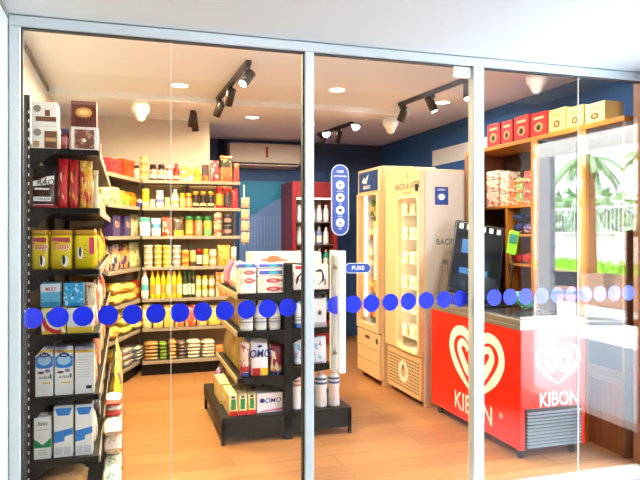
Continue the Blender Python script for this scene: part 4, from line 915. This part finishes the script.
MB().bb(.004, CX1-CX0-.02, yp+.014, CY1-.07, zs1-.022, zs1, ORW, .002).build('shelf', cb)
for z in (zs2, zs3, .93): MB().bb(.004, CX1-CX0-.02, yp+.014, yd-.015, z-.02, z, ORW, .002).build('shelf', cb)
MB().bb(.004, .375, CY0, CY0+.02, .0, 2.175, MATS['jamb_brown_wood'], .002).build('side_board', cb)
MB().bb(.032, .37, CY0+.022, CY1-.067, .0, .45, BRW).build('base_panel', cb)
def cput(pxa, pxb, yt, zb, kind, m, ds, place, group, x=None, d=.13, ex=None, nst=1):
    ya, yb = atx(pxa, CX0)[0], atx(pxb, CX0)[0]; w = (ya-yb)*.96; Z = atx((pxa+pxb)/2, CX0)[1]
    h = zz(yt, Z)-zb
    put(kind, w, d, h, m, (CX0+.034+d/2 if x is None else x, (ya+yb)/2, zb+.0008), -PI/2, ds, place, group, ex, jit=False)
ct = 'on top of the oak cabinet'
def gift(b, w, d, h):
    b.disc((0, -d/2, h*.38), w*.26, h*.2, mat('gold_print', '#e0a85a', .5)).disc((0, -d/2, h*.36), w*.14, h*.12, TXK, lift=.001).quad((0, -d/2, h*.76), w*.6, h*.1, mat('pale_gold_print', '#f0d29a', .5))
def gift2(b, w, d, h):
    b.disc((0, -d/2, h*.35), w*.2, h*.16, TXBR).disc((0, -d/2, h*.35), w*.1, h*.09, mat('gold_print', '#e0a85a', .5), lift=.001).quad((0, -d/2, h*.74), w*.5, h*.08, mat('pale_brown_print', '#c98d4a', .5))
RB = P('#c9161c', ((.0, .08, '#8e0f14'),)); YB = P('#f0cd7a', ((.0, .06, '#d8a64a'),)); YB2 = P('#f2dc90', ((.0, .06, '#d8b85a'),))
for a, c, yt, m, ds, ex in ((483.5, 496.5, 123.5, RB, 'red gift box with gold emblem', gift), (497.5, 509, 120.5, RB, 'red gift box with gold emblem', gift), (510, 525.5, 116, RB, 'red gift box with gold emblem', gift), (526.5, 543.5, 112, RB, 'red gift box with gold emblem', gift),
                            (544.5, 561.5, 108.5, YB, 'pale yellow panettone box', gift2), (562.5, 579.5, 106, YB, 'pale yellow panettone box', gift2), (580.5, 601, 102.5, YB2, 'large lemon yellow panettone box ending the row', gift2)):
    cput(a, c, yt, 2.211, 'box', m, ds, ct, 'gift boxes on the cabinet', d=.15, ex=ex)
ci = 'in the upper cabinet compartment'
for a, c, tops, m, ds in ((483, 495.5, (192, 180, 171), P('#ead6bc', (), ('#d8602a', 3, .44, '#8a4a2a', 4, .36)), 'orange and cream biscuit pack'),
                          (496.2, 505, (194, 183, 172), P('#efe0c8', (), ('#e88a3a', 3, .44, '#c4302a', 4, .38)), 'coral and yellow wafer pack'),
                          (505.8, 511.5, (193, 182), P('#e2743a', (), ('#f4e6d2', 3, .45)), 'orange chocolate pack'),
                          (512.3, 519.5, (193, 183, 178), P('#8aa65a', ((.0, .3, '#e0782e'),), ('#f0e2c4', 4, .42)), 'green topped sweet pack'),
                          (520.3, 528.5, (194, 183, 171), P('#c9443a', (), ('#ecd2a4', 3, .45)), 'red and sand wafer pack')):
    zb = zs1
    for k, yt in enumerate(tops):
        Z = atx((a+c)/2, CX0+.02)[1]; st = ('lowest of stack', 'second in stack', 'topmost of stack')[k] if len(tops) == 3 else ('lowest of stack', 'topmost of stack')[k]
        cput(a, c, yt, zb, 'box', m, ds+', '+st, ci, 'packs in the cabinet', d=.12); zb = zz(yt, Z)+.002
cput(507.6, 516.8, 222, zs2, 'bag', P('#27356e', (), ('#c9cfe8', 3, .38), wr=.5), 'navy blue biscuit packet lying down', 'in the middle cabinet compartment', 'packets in the cabinet', d=.2)
cput(517.6, 526.5, 223, zs2, 'bag', P('#5a4f8e', (), ('#e2d8ec', 3, .46), wr=.5), 'violet and white packet lying down', 'in the middle cabinet compartment', 'packets in the cabinet', d=.2)
cput(507.6, 516.3, 213.5, zz(222, atx(512, CX0)[1])+.003, 'bag', P('#2c3f82', (), ('#7f9ac8', 3, .4), wr=.5), 'second navy packet lying on the first', 'in the middle cabinet compartment', 'packets in the cabinet', d=.18)
cput(507.6, 516.8, 254, zs3, 'bag', P('#b3181c', (), ('#e88a7a', 3, .38), wr=.5), 'dark red candy packet lying by the divider', 'in the lower cabinet compartment', 'packets in the cabinet', d=.2)
cput(517.6, 526.5, 253, zs3, 'bag', P('#d02a24', (), ('#f4b8a4', 3, .42), wr=.5), 'bright red candy packet lying by the post', 'in the lower cabinet compartment', 'packets in the cabinet', d=.2)
# crinkled green gift bag on the freezer, behind the glass
gp = MB()
GM = P('#1f8a5a', (), ('#8fd0a0', 6, .46, '#0f5a3c', 7, .4), wr=1)
for k in range(5): gp.loft([(0, .05, .035, 2, GM), (.025, .07, .05, 2.4, GM), (.06, .065, .045, 2.2, GM), (.085, .03, .02, 2, GM)], 14, (R.uniform(-.1, .1), R.uniform(-.03, .03), R.uniform(0, .03)))
gx, gZ = aty(516, .98)
tag(gp.build('sweets_bag', None, (2.72, .74, .9146), 1.2), 'crinkled green bag of sweets lying on the freezer lid below the cabinet', 'bag')

# ---------------------------------------------------------------- self checkout screen and card reader on the freezer
kx = lambda p, Y: aty(p, Y)[0]
ks = thing('checkout_terminal', 'tilted black self checkout screen standing on the red freezer', 'terminal', (2.66, 1.25, .914), -.30)
MB().bb(-.14, .14, -.08, .1, 0, .012, DARKPL, .004).build('base', ks)
MB().box((0, .05, .17), (.06, .03, .34), DARKPL, .004, Matrix.Rotation(-.15, 4, 'X')).build('stand', ks)
T = Matrix.Rotation(-.42, 4, 'X') @ Matrix.Rotation(.2, 4, 'Y')
MB().box((.0, .0, .33), (.40, .03, .62), DARKPL, .008, T).build('monitor', ks)
sc = MB(); MT = Matrix.Translation((.0, .0, .33)) @ T
def onscr(x, z, w, h, m, lift): sc.add([MT @ Vector((x+a*w/2, -.0152-lift, z+c*h/2)) for a, c in ((-1, -1), (1, -1), (1, 1), (-1, 1))], [(0, 1, 2, 3)], m)
onscr(0, 0, .37, .58, SCREEN, .0005)
for k in range(6): onscr(-.15+k*.06, .26, .032, .045, TXW, .001)
onscr(-.05, .09, .16, .12, mat('screen_blue', '#2f6aa8', .3), .001); onscr(-.02, -.12, .22, .05, mat('screen_blue', '#2f6aa8', .3), .001)
sc.build('screen', ks)
pz = thing('card_reader', 'lime green card payment terminal clipped beside the black screen', 'card reader', (2.775, .93, 1.38), -.3)
LG = mat('lime_green', '#8fe01c', .35); Tp = Matrix.Rotation(-.35, 4, 'X') @ Matrix.Rotation(.25, 4, 'Y')
MB().box((0, 0, 0), (.075, .03, .19), LG, .012, Tp).build('reader_body', pz)
MB().box((-.002, -.012, .03), (.055, .014, .07), mat('reader_screen', '#3f7f74', .3), .003, Tp).build('reader_screen', pz)
MB().tube((.0, .01, -.06), (.0, .05, -.465), .008, DARKPL).build('reader_pole', pz)
# wire frame holder on the freezer
wf = MB(); wx = aty(549, .40)[0]
for z in (.905, 1.0):
    for p, q in (((-.05, -.05), (.05, -.05)), ((.05, -.05), (.05, .05)), ((.05, .05), (-.05, .05)), ((-.05, .05), (-.05, -.05))): wf.tube((p[0], p[1], z-.9), (q[0], q[1], z-.9), .004, DARKPL, n=8)
for p in ((-.05, -.05), (.05, -.05), (.05, .05), (-.05, .05)): wf.tube((p[0], p[1], .002), (p[0], p[1], .1), .004, DARKPL, n=8)
tag(wf.build('wire_holder', None, (2.72, .48, .913)), 'small black wire holder standing on the near end of freezer', 'holder')

# ---------------------------------------------------------------- upright coolers
def cooler_shell(root, w, d, h, z0, z1, m, x0, x1, t=.04):
    """hollow cabinet, front looks to -x; local origin at the near front corner; window x range is along y"""
    MB().bb(.0, d, 0, t, 0, h, m, .006).bb(0, d, w-t, w, 0, h, m, .006).bb(d-t, d, t, w-t, 0, h, m).bb(0, d, t, w-t, h-t, h, m).bb(0.02, d, t, w-t, 0.03, z0, m).build('cabinet_body', root)
    MB().bb(d-t-.004, d-t, t, w-t, z0, h-t, FWHITE).bb(.05, d-t, t, t+.004, z0, h-t, FWHITE).bb(.05, d-t, w-t-.004, w-t, z0, h-t, FWHITE).bb(.05, d-t, t, w-t, z0, z0+.004, FWHITE).build('liner', root)
# --- ice cream cooler with arched cream door
f2 = thing('display_cooler', 'cream arched ice cream cooler with narrow glowing window', 'cooler', (2.375, 1.585, 0))
w, d, h = .715, .525, 1.985
cooler_shell(f2, w, d, h, .42, 1.9, FCREAM, 0, 0)
wy0, wy1 = atx(421.5, 2.36)[0]-1.585, atx(401, 2.36)[0]-1.585
zw1 = zz(199, 5.6); zw0 = zz(346, 5.6)
def arch(y0, y1, z0, z1, bul, n=14):
    return [(y0, z0), (y1, z0), (y1, z1)]+[(y1+(y0-y1)*k/n, z1+bul*math.sin(PI*k/n)) for k in range(1, n)]+[(y0, z1)]
def frame_with_hole(b, outer, hole, x0, x1, m):
    bm = bmesh.new(); geo = []
    for loop in (outer, hole):
        V = [bm.verts.new((0, u, v)) for u, v in loop]; geo += [bm.edges.new((V[i], V[(i+1) % len(V)])) for i in range(len(V))]
    res = bmesh.ops.triangle_fill(bm, use_beauty=True, edges=geo)
    ext = bmesh.ops.extrude_face_region(bm, geom=[f for f in bm.faces])
    for e in ext['geom']:
        if isinstance(e, bmesh.types.BMVert): e.co.x = x1-x0
    for v in bm.verts: v.co.x += x0
    bmesh.ops.recalc_face_normals(bm, faces=bm.faces[:]); bm.verts.index_update()
    b.add([v.co.copy() for v in bm.verts], [[v.index for v in f.verts] for f in bm.faces], m); bm.free()
def rrect(y0, y1, z0, z1, r, n=6):
    pts = []
    for cy, cz, a0 in ((y1-r, z1-r, 0), (y0+r, z1-r, PI/2), (y0+r, z0+r, PI), (y1-r, z0+r, 1.5*PI)):
        for k in range(n+1): a = a0+PI/2*k/n; pts.append((cy+r*math.cos(a), cz+r*math.sin(a)))
    return pts
dr = MB(); frame_with_hole(dr, arch(.005, w-.005, .43, h-.01, .06), rrect(wy0, wy1, zw0, zw1, .06), -.05, -.002, FCREAM)
cy = (wy0+wy1)/2
dr.text('BACIO di LATTE', .074, TXK, (-.0505, cy, zz(187.5, 5.6)), SIDE, sx=.92).text('gelato artigianale', .022, TXBR, (-.0505, cy, zz(194, 5.6)), SIDE)
dr.disc((-.0505, cy, zz(177, 5.6)), .014, .022, TXBR, SIDE, ring=.6)
D2 = dr.build('door', f2)
MB().add([(-.03, y, z) for y, z in rrect(wy0-.003, wy1+.003, zw0-.003, zw1+.003, .06)], [tuple(range(28))], CGLASS).build('door_glass', D2)
fr = MB(); frame_with_hole(fr, rrect(wy0-.02, wy1+.02, zw0-.02, zw1+.02, .075), rrect(wy0, wy1, zw0, zw1, .06), -.056, -.05, mat('warm_gasket', '#f2dfb2', .4)); fr.build('window_gasket', D2)
MB().bb(-.07, -.05, .02, .045, 1.80, 1.86, DARKPL, .004).build('latch', D2)
gq = MB().bb(-.03, 0.018, .01, w-.01, .05, .41, FCREAM, .006)
PERF = mat('perforated_grey', '#453d33', .5)
for i in range(21):
    for j in range(10):
        yy, z = .05+i*(w-.1)/20, .10+j*.028
        if math.hypot(yy-w/2, (z-.23)) > .105: gq.disc((-.0302, yy, z), .011, .009, PERF, SIDE, n=8)
gq.disc((-.0302, w/2, .23), .095, .095, FWHITE, SIDE).disc((-.0302, w/2, .23), .05, .05, mat('peach_emblem', '#e0a884', .5), SIDE, lift=.001, n=10).disc((-.0302, w/2, .27), .02, .03, TXBR, SIDE, lift=.0014, n=10)
gq.build('grille_panel', f2)
LITW = mat('cooler_light_strip', '#fff3d8', .5, emit=7)
for k in range(6):
    z = .52+k*.22
    MB().bb(.06, d-.05, .05, w-.05, z-.008, z, PVC).build('shelf', f2)
LITB = mat('cooler_bright_strip', '#fff0d0', .5, emit=22)
for y in (.05, w-.06): MB().bb(.03, .05, y, y+.012, .5, 1.88, LITB).build('light_strip', f2)
for y in (.06, w-.06):
    for x in (.05, d-.05): MB().tube((x, y, 0), (x, y, .03), .02, DARKPL).build('foot', f2)
# branded side of the cooler
sd = MB().bb(.005, d-.005, -.006, -.0005, .05, h-.02, mat('cooler_side_beige', '#cfc3b7', .5))
def sidex(px): return aty(px, 1.58)[0]-2.375
sZ = aty(448, 1.58)[1]
sd.text('BACIO di', .07, mat('dark_grey_print', '#544e4a', .5), (sidex(449.5), -.006, zz(242, sZ)), sx=.9).text('CASA', .042, TXBR, (sidex(457), -.006, zz(252, sZ)), sx=1.5)
spi = [(.03*(t/22)*math.cos(t*.55), .035*(t/22)*math.sin(t*.55)) for t in range(3, 26)]
sd.ribbon(spi, [.007]*len(spi), TXGR, (sidex(456), -.006, zz(228, sZ)))
bo = [(-.05, -.16), (-.06, -.02), (-.025, .08), (-.022, .18), (.022, .18), (.025, .08), (.06, -.02), (.05, -.16), (-.05, -.16)]
sd.ribbon(bo, [.006]*len(bo), TXGR, (sidex(445), -.006, zz(283, sZ))).quad((sidex(445), -.006, zz(262, sZ)), .05, .04, TXGR)
for k in range(5): sd.ribbon(spline([(0, 0), (.02*(k-2), .06), (.05*(k-2), .1+.01*k)]), [.005]*17, TXGR, (sidex(436+k*5), -.006, zz(303, sZ)))
sd.quad((sidex(441.5), -.006, zz(196, sZ)), .125, .15, DOTB2).disc((sidex(441.5), -.006, zz(197, sZ)), .035, .028, TXW, lift=.001, n=6).text('SORRIA', .022, TXW, (sidex(441.5), -.0075, zz(190, sZ)))
sd.build('side_panel', f2)
# --- left drinks cooler with blue header
f1 = thing('display_cooler', 'cream glass door cooler with blue header standing left of arched cooler', 'cooler', (2.32, 2.345, 0))
w, d, h = .585, .56, 2.085
cooler_shell(f1, w, d, h, .52, 2.0, FCREAM, 0, 0)
dr = MB(); frame_with_hole(dr, [(.005, .5), (w-.005, .5), (w-.005, 1.84), (.005, 1.84)], rrect(.06, w-.06, .56, 1.82, .02), -.045, -.002, FCREAM)
D1 = dr.build('door', f1)
MB().bb(-.028, -.022, .057, w-.057, .557, 1.823, CGLASS).build('door_glass', D1)
MB().bb(-.075, -.045, .02, .045, 1.0, 1.5, PVC, .006).build('door_handle', D1)
hd = MB().bb(-.03, .0, .005, w-.005, 1.845, h-.005, FCREAM, .005).bb(-.036, -.03, .05, w-.05, 1.86, h-.03, mat('header_blue', '#24407c', .4))
hd.poly((-.0365, w*.62, 1.975), [(-.09, -.02), (-.02, .03), (.0, .0), (.09, .05), (.03, -.04)], TXW, SIDE).text('GELADO', .05, TXW, (-.0365, w*.55, 1.9), SIDE)
hd.build('header', f1)
lp = MB().bb(-.04, 0.018, .005, w-.005, .06, .49, FCREAM, .012)
for z in (.2, .33): lp.bb(-.044, -.038, .03, w-.03, z, z+.008, mat('cream_groove', '#b89f7c', .5))
lp.quad((-.0405, w*.5, .43), .12, .03, TXBR, SIDE).quad((-.0405, .05, .42), .05, .05, TXK, SIDE); lp.build('kick_panel', f1)
for y in (.045, w-.058): MB().bb(.03, .045, y, y+.012, .6, 1.95, LITW).build('light_strip', f1)
for y in (.06, w-.06):
    for x in (.05, d-.05): MB().tube((x, y, 0), (x, y, .03), .02, DARKPL).build('foot', f1)
for k, z in enumerate((.60, .86, 1.12, 1.38, 1.62)):
    MB().bb(.07, d-.05, .05, w-.05, z-.006, z, STEEL).build('shelf', f1)
    cols = (('#e8a020', '#c4302a'), ('#efc84a', '#d8762a'), ('#b9823a', '#e8d2a0'), ('#efd06a', '#8a5a2c'), ('#d9b45a', '#6a7a3a'))[k]
    for j in range(4):
        hh = (.17, .16, .19, .19, .17)[k]*R.uniform(.85, 1.0)
        put(('pouch', 'can', 'box')[(k+j) % 3], .095, .09, hh, P(cols[j % 2], ((.3, .6, cols[1-j % 2]),), ('#f2e6c8', 4, .36)), (2.32+.12, 2.345+.155+j*.112, z+.0008), -PI/2,
            ('yellow', 'amber', 'brown', 'gold', 'olive')[k]+' '+('pouch', 'tin', 'carton')[(k+j) % 3]+' '+('nearest the hinge side', 'second in its row', 'third in its row', 'deepest in its row')[j], 'in the blue-header cooler, %s shelf' % ('lowest', 'second', 'middle', 'fourth', 'top')[k], 'goods in the cooler', jit=False)
for k in range(6):
    z = .52+k*.22
    for j in range(3):
        put('box', .12, .09, .10, P('#f4efe2', ((.3, .6, '#efe0bc'),)), (2.375+.115, 1.585+.24+j*.15, z+.0008), -PI/2, 'white ice cream tub box', 'in the arched cooler, %s shelf' % ('lowest', 'second', 'third', 'fourth', 'fifth', 'top')[k], 'tubs in the arched cooler', jit=False)
# --- red drinks cooler by the far wall
f3 = thing('display_cooler', 'dark red framed drinks cooler glimpsed behind the door sign by the far wall', 'cooler', (2.02, 4.55, 0))
RD = mat('cooler_red', '#8e1c22', .4)
b = MB()
for a in (((0, .05), (0, .6)), ((.55, .6), (0, .6))): b.bb(a[0][0], a[0][1], a[1][0], a[1][1], .03, 2.1, RD, .005)
b.bb(.05, .55, 0, .6, 1.9, 2.1, RD, .005).bb(.05, .55, 0, .6, .03, .3, RD, .005).bb(.05, .55, .57, .6, .3, 1.9, FWHITE).build('cabinet_body', f3)
MB().bb(.05, .55, .01, .016, .3, 1.9, CGLASS).build('door', f3)
MB().bb(.07, .53, .05, .07, 1.88, 1.895, LITW).build('light_strip', f3)
for k in range(5): MB().bb(.05, .55, .05, .57, .42+k*.29, .43+k*.29, STEEL).build('shelf', f3)
for x in (.05, .55): MB().tube((x, .05, 0), (x, .05, .03), .02, DARKPL).tube((x, .55, 0), (x, .55, .03), .02, DARKPL).build('foot', f3)
for k in range(5):
    for j in range(5):
        c = (('#3a8ac0', '#e8e8ea', '#b8d8e0'), ('#cfd8e8', '#c4302a', '#e8e6e2'), ('#1f9a8a', '#2f7a9a', '#e6e6e6'), ('#d8dce8', '#7a8ac8', '#f0f0f0'), ('#e6e6ec', '#c9c4d8', '#f0f0f0'))[k]
        put('bot', .07, .07, .22, (fill(c[j % 2]), P(c[2]), WHL), (2.02+.12+j*.09, 4.55+.12, .4308+k*.29), 0, 'cold drink bottle', 'in the red cooler, %s shelf' % ('lowest', 'second', 'middle', 'fourth', 'top')[k], 'bottles in the red cooler', jit=False)
# wooden board standing between the cooler and the cabinet
tag(MB().bb(2.735, 2.785, 1.515, 1.565, 0, 2.09, MATS['jamb_brown_wood'], .003).build('wooden_post'), 'narrow brown wooden post rising behind the red freezer', 'post')

# ---------------------------------------------------------------- far wall: air conditioner, poster
ax0, ax1 = aty(230, 4.95)[0], aty(300.5, 4.95)[0]; az1, az0 = zz(143, aty(260, 4.95)[1]), zz(167, aty(260, 4.95)[1])
ac = thing('air_conditioner', 'long cream wall air conditioner high on the blue far wall', 'air conditioner', ((ax0+ax1)/2, 4.95, az0))
aw, ah = ax1-ax0, az1-az0
ACM = mat('conditioner_cream', '#e9dcc8', .4)
MB().prism([(0, .06), (.235, 0), (.235, ah), (.03, ah), (0, ah-.03)], 'x', -aw/2, aw/2, ACM).build('casing', ac)
MB().box((0, .02, .062), (aw*.9, .03, .035), mat('conditioner_slot', '#4a4640', .5), .004, Matrix.Rotation(-.25, 4, 'X')).build('air_outlet', ac)
MB().bb(-aw*.46, aw*.46, -.004, .004, .02, .034, ACM, .002).build('louvre', ac)
MB().bb(.0, .03, -.004, .0, ah*.4, ah*.85, TXR).bb(aw*.3, aw*.315, -.004, 0, ah*.5, ah*.58, TXW).build('status_panel', ac)
pb = MB().bb(0, .62, -.02, 0, .0, 1.45, mat('poster_teal', '#0f7ca8', .5), .003)
pb.poly((0, -.0205, 0), [(.0, .02), (.62, .02), (.62, 1.25), (.45, 1.17), (.2, 1.0), (0, .95)], mat('poster_pale_blue', '#5f86c4', .5))
for k in range(14): pb.quad((.04+k*.043, -.021, .5), .008, .95, mat('poster_line', '#8aaade', .5))
tag(pb.build('wall_poster', None, (aty(239, 5.18)[0], 5.184, zz(181, aty(260, 5.18)[1])-1.45)), 'teal and blue poster hung below the air conditioner', 'poster')
ps = MB()
for x in (0, .045): ps.tube((x, 0, 0), (x, 0, 2.66), .014, mat('pipe_dark', '#2c3342', .5))
tag(ps.build('pipe_pair', None, (aty(220, 5.1)[0], 5.14, 0)), 'two dark vertical pipes beside the air conditioner', 'pipes')

# ---------------------------------------------------------------- lamps
TRK = mat('track_dark_bronze', '#2b2420', .4)
BULB = mat('lamp_bulb', '#fff0d0', .5, emit=14)
KI = .68
FILL_E = 190
def light(kind, name, loc, energy, col, parent=None, **k):
    l = bpy.data.lights.new(name, kind); l.energy = energy*(1 if kind == 'SUN' else KI); l.color = col
    for a, v in k.items(): setattr(l, a, v)
    o = bpy.data.objects.new(name, l); C.objects.link(o); o.location = loc
    if parent: o.parent = parent
    return o
WARM = (1, .82, .46); SOFT = (1, .90, .77); NEUT = (1, .97, .94)
def track(p0, p1, heads, label):
    p0, p1 = Vector(p0), Vector(p1); d = (p1-p0); rz = math.atan2(d.y, d.x)
    t = thing('track_light', label, 'track light', p0, rz, 'ceiling track lights')
    L = d.length
    MB().bb(0, L, -.02, .02, -.035, 0, TRK, .003).build('track_rail', t)
    for s, aim, en, col, nm in heads:
        hp = Vector((s*L, 0, -.035)); w = p0+d*s+Vector((0, 0, -.035)); a = (Vector(aim)-w).normalized()
        al = Matrix.Rotation(-rz, 4, 'Z') @ a; c = hp+Vector((0, 0, -.085))
        MB().bb(hp.x-.035, hp.x+.035, -.018, .018, hp.z-.03, hp.z, TRK, .003).tube(hp+Vector((0, 0, -.03)), c, .008, TRK).build('head_mount', t)
        hd_ = MB(); q = al.to_track_quat('Z', 'Y').to_matrix().to_4x4(); M = Matrix.Translation(c) @ q
        hd_.loft([(-.075, .03, .03, 2, TRK), (-.07, .036, .036, 2, TRK), (.07, .036, .036, 2, TRK), (.066, .031, .031, 2, TRK)], 18, M=M)
        H_ = hd_.build('lamp_head', t)
        MB().loft([(.0665, .029, .029, 2, BULB), (.068, .02, .02, 2, BULB)], 14, M=M).build('bulb', H_)
        wc = w+Vector((0, 0, -.085))+a*.10
        lo = light('SPOT', 'spot', wc, en, col, spot_size=1.5, spot_blend=.8, shadow_soft_size=.04)
        lo.rotation_euler = a.to_track_quat('-Z', 'Y').to_euler()
HS = lambda a, e, c: (a, e, c)
track((.845, 1.30, 2.69), (.81, 2.62, 2.69), [(.05, (-.28, .4, 1.2), 260, SOFT, ''), (.55, (.5, 3.6, .7), 42, WARM, ''), (.95, (.1, 3.6, .6), 30, WARM, '')], 'dark bronze track with three spots over the left aisle')
track((2.60, 1.20, 2.69), (2.50, 2.36, 2.69), [(.06, (2.2, .6, .6), 30, NEUT, ''), (.52, (2.9, 1.5, 1.6), 45, NEUT, ''), (.95, (1.9, 2.9, .6), 30, NEUT, '')], 'dark bronze track with three spots before the upright coolers')
track((2.30, 4.35, 2.69), (2.42, 3.45, 2.69), [(.1, (1.6, 4.9, 1.5), 30, NEUT, ''), (.6, (2.1, 4.4, 1.0), 30, NEUT, '')], 'short dark track with two lit spots deep in the shop')
track((.62, 3.10, 2.69), (.70, 3.5, 2.69), [(.2, (.4, 3.8, 1.2), 9, WARM, ''), (.85, (.9, 3.8, 1.2), 9, WARM, '')], 'small dark track pair just beyond the ceiling beam')
def downlight(x, y, e, col, label, r=.065):
    t = thing('downlight', label, 'downlight', (x, y, 2.69), 0, 'recessed downlights')
    MB().loft([(-.006, r*1.15, r*1.15, 2, PVC), (0, r*1.2, r*1.2, 2, PVC)], 24).build('trim_ring', t)
    MB().loft([(-.009, r*.8, r*.8, 2, BULB), (-.0062, r, r, 2, BULB)], 24).build('lens', t)
    light('AREA', 'downlight_lamp', (x, y, 2.675), e, col, shape='DISK', size=.16, spread=3.0)
DL = [(.44, 2.23, 165, WARM, 'round recessed downlight over the middle of the left aisle'), (.35, .9, 125, WARM, 'added fill downlight near the glass over the left aisle'), (2.87, 2.2, 25, NEUT, 'round recessed downlight above the coolers'),
      (1.75, .9, 18, SOFT, 'added fill downlight just inside the entrance'), (1.75, 2.0, 20, SOFT, 'added fill downlight between gondola and coolers'), (2.0, 3.75, 30, NEUT, 'round recessed downlight deep in the shop beside the short track'),
      (1.3, 3.5, 35, WARM, 'added fill downlight over the far end of the gondola'), (2.7, .6, 22, NEUT, 'added fill downlight above the red freezer'), (.3, 2.95, 34, WARM, 'added fill downlight before the far shelves')]  # lamps near glass, entrance, gondola, freezer and far shelves are added for brightness
for x, y, e, c, lb in DL: downlight(x, y, e, c, lb)
def dome(x, y, z, label):
    t = thing('ceiling_sensor', label, 'ceiling sensor', (x, y, z), 0, 'white ceiling sensors')
    MB().loft([(-.03, .07, .07, 2, PVC), (0, .072, .072, 2, PVC)], 20).build('base_plate', t)
    MB().loft([(-.17, .016, .016, 2, PVC), (-.155, .036, .036, 2, PVC), (-.11, .055, .055, 2, PVC), (-.085, .078, .078, 2, PVC), (-.03, .082, .082, 2, PVC)], 20).build('dome', t)
dome(.135, 2.80, 2.635, 'white cone shaped ceiling sensor on the beam at the left'); dome(2.6, 2.80, 2.635, 'white cone shaped ceiling sensor above the blue door sign side')
dome(3.02, .98, 2.69, 'white cone shaped ceiling sensor above the red gift boxes')
flush_labels()
# ---------------------------------------------------------------- daylight
wd_ = bpy.data.worlds.new('sky'); bpy.context.scene.world = wd_; wd_.use_nodes = True
bg = wd_.node_tree.nodes['Background']; bg.inputs[0].default_value = (.66, .83, 1, 1); bg.inputs[1].default_value = 38
sun = light('SUN', 'sun', (8, -8, 10), 60, (1, .97, .92), angle=.01)
sun.rotation_euler = Vector((1.15, .3, -1)).to_track_quat('-Z', 'Y').to_euler()
# unseen porch spots added as fill for the shop front and near shelves
for x, y, aim, lb in ((1.81, -2.5, (-.3, .3, .95), 'added porch fill spotlight mirrored as a small glow in the door glass above the sign'), (1.93, -2.03, (1.6, 0, 1.3), 'added porch fill spotlight mirrored as the second glow to the right in the door glass')):
    t = thing('added_fill_spotlight', lb, 'fill_light', (x, y, 2.445), 0, 'added porch fill lights')
    MB().loft([(-.05, .04, .04, 2, TRK), (0, .045, .045, 2, TRK)], 18).build('housing', t)
    w = Vector((x, y, 2.385)); a = (Vector(aim)-w).normalized()
    lo = light('SPOT', 'added_fill', w, FILL_E*(2.6 if aim[0] < 0 else 1), (.95, .97, 1), spot_size=1.15 if aim[0] < 0 else 2.0, spot_blend=.7, shadow_soft_size=.03)
    lo.rotation_euler = a.to_track_quat('-Z', 'Y').to_euler()
# ---------------------------------------------------------------- camera and colour management
cam = bpy.data.cameras.new('camera'); co = bpy.data.objects.new('camera', cam); C.objects.link(co)
cam.sensor_width = 36; cam.lens = 36*F/640; cam.shift_y = -(240-HY)/640
co.location = (0, -D, H); co.rotation_euler = (PI/2, 0, -TH); cam.clip_start = .05
sc_ = bpy.context.scene; sc_.camera = co
vs = sc_.view_settings; vs.view_transform = 'Standard'; vs.look = 'None'; vs.gamma = 1; vs.use_curve_mapping = False; vs.exposure = 0
sc_.cycles.use_denoising = True; sc_.cycles.max_bounces = 12; sc_.cycles.transparent_max_bounces = 24; sc_.cycles.diffuse_bounces = 5; sc_.cycles.glossy_bounces = 4
sc_.cycles.sample_clamp_indirect = 8; sc_.cycles.caustics_reflective = False; sc_.cycles.caustics_refractive = False
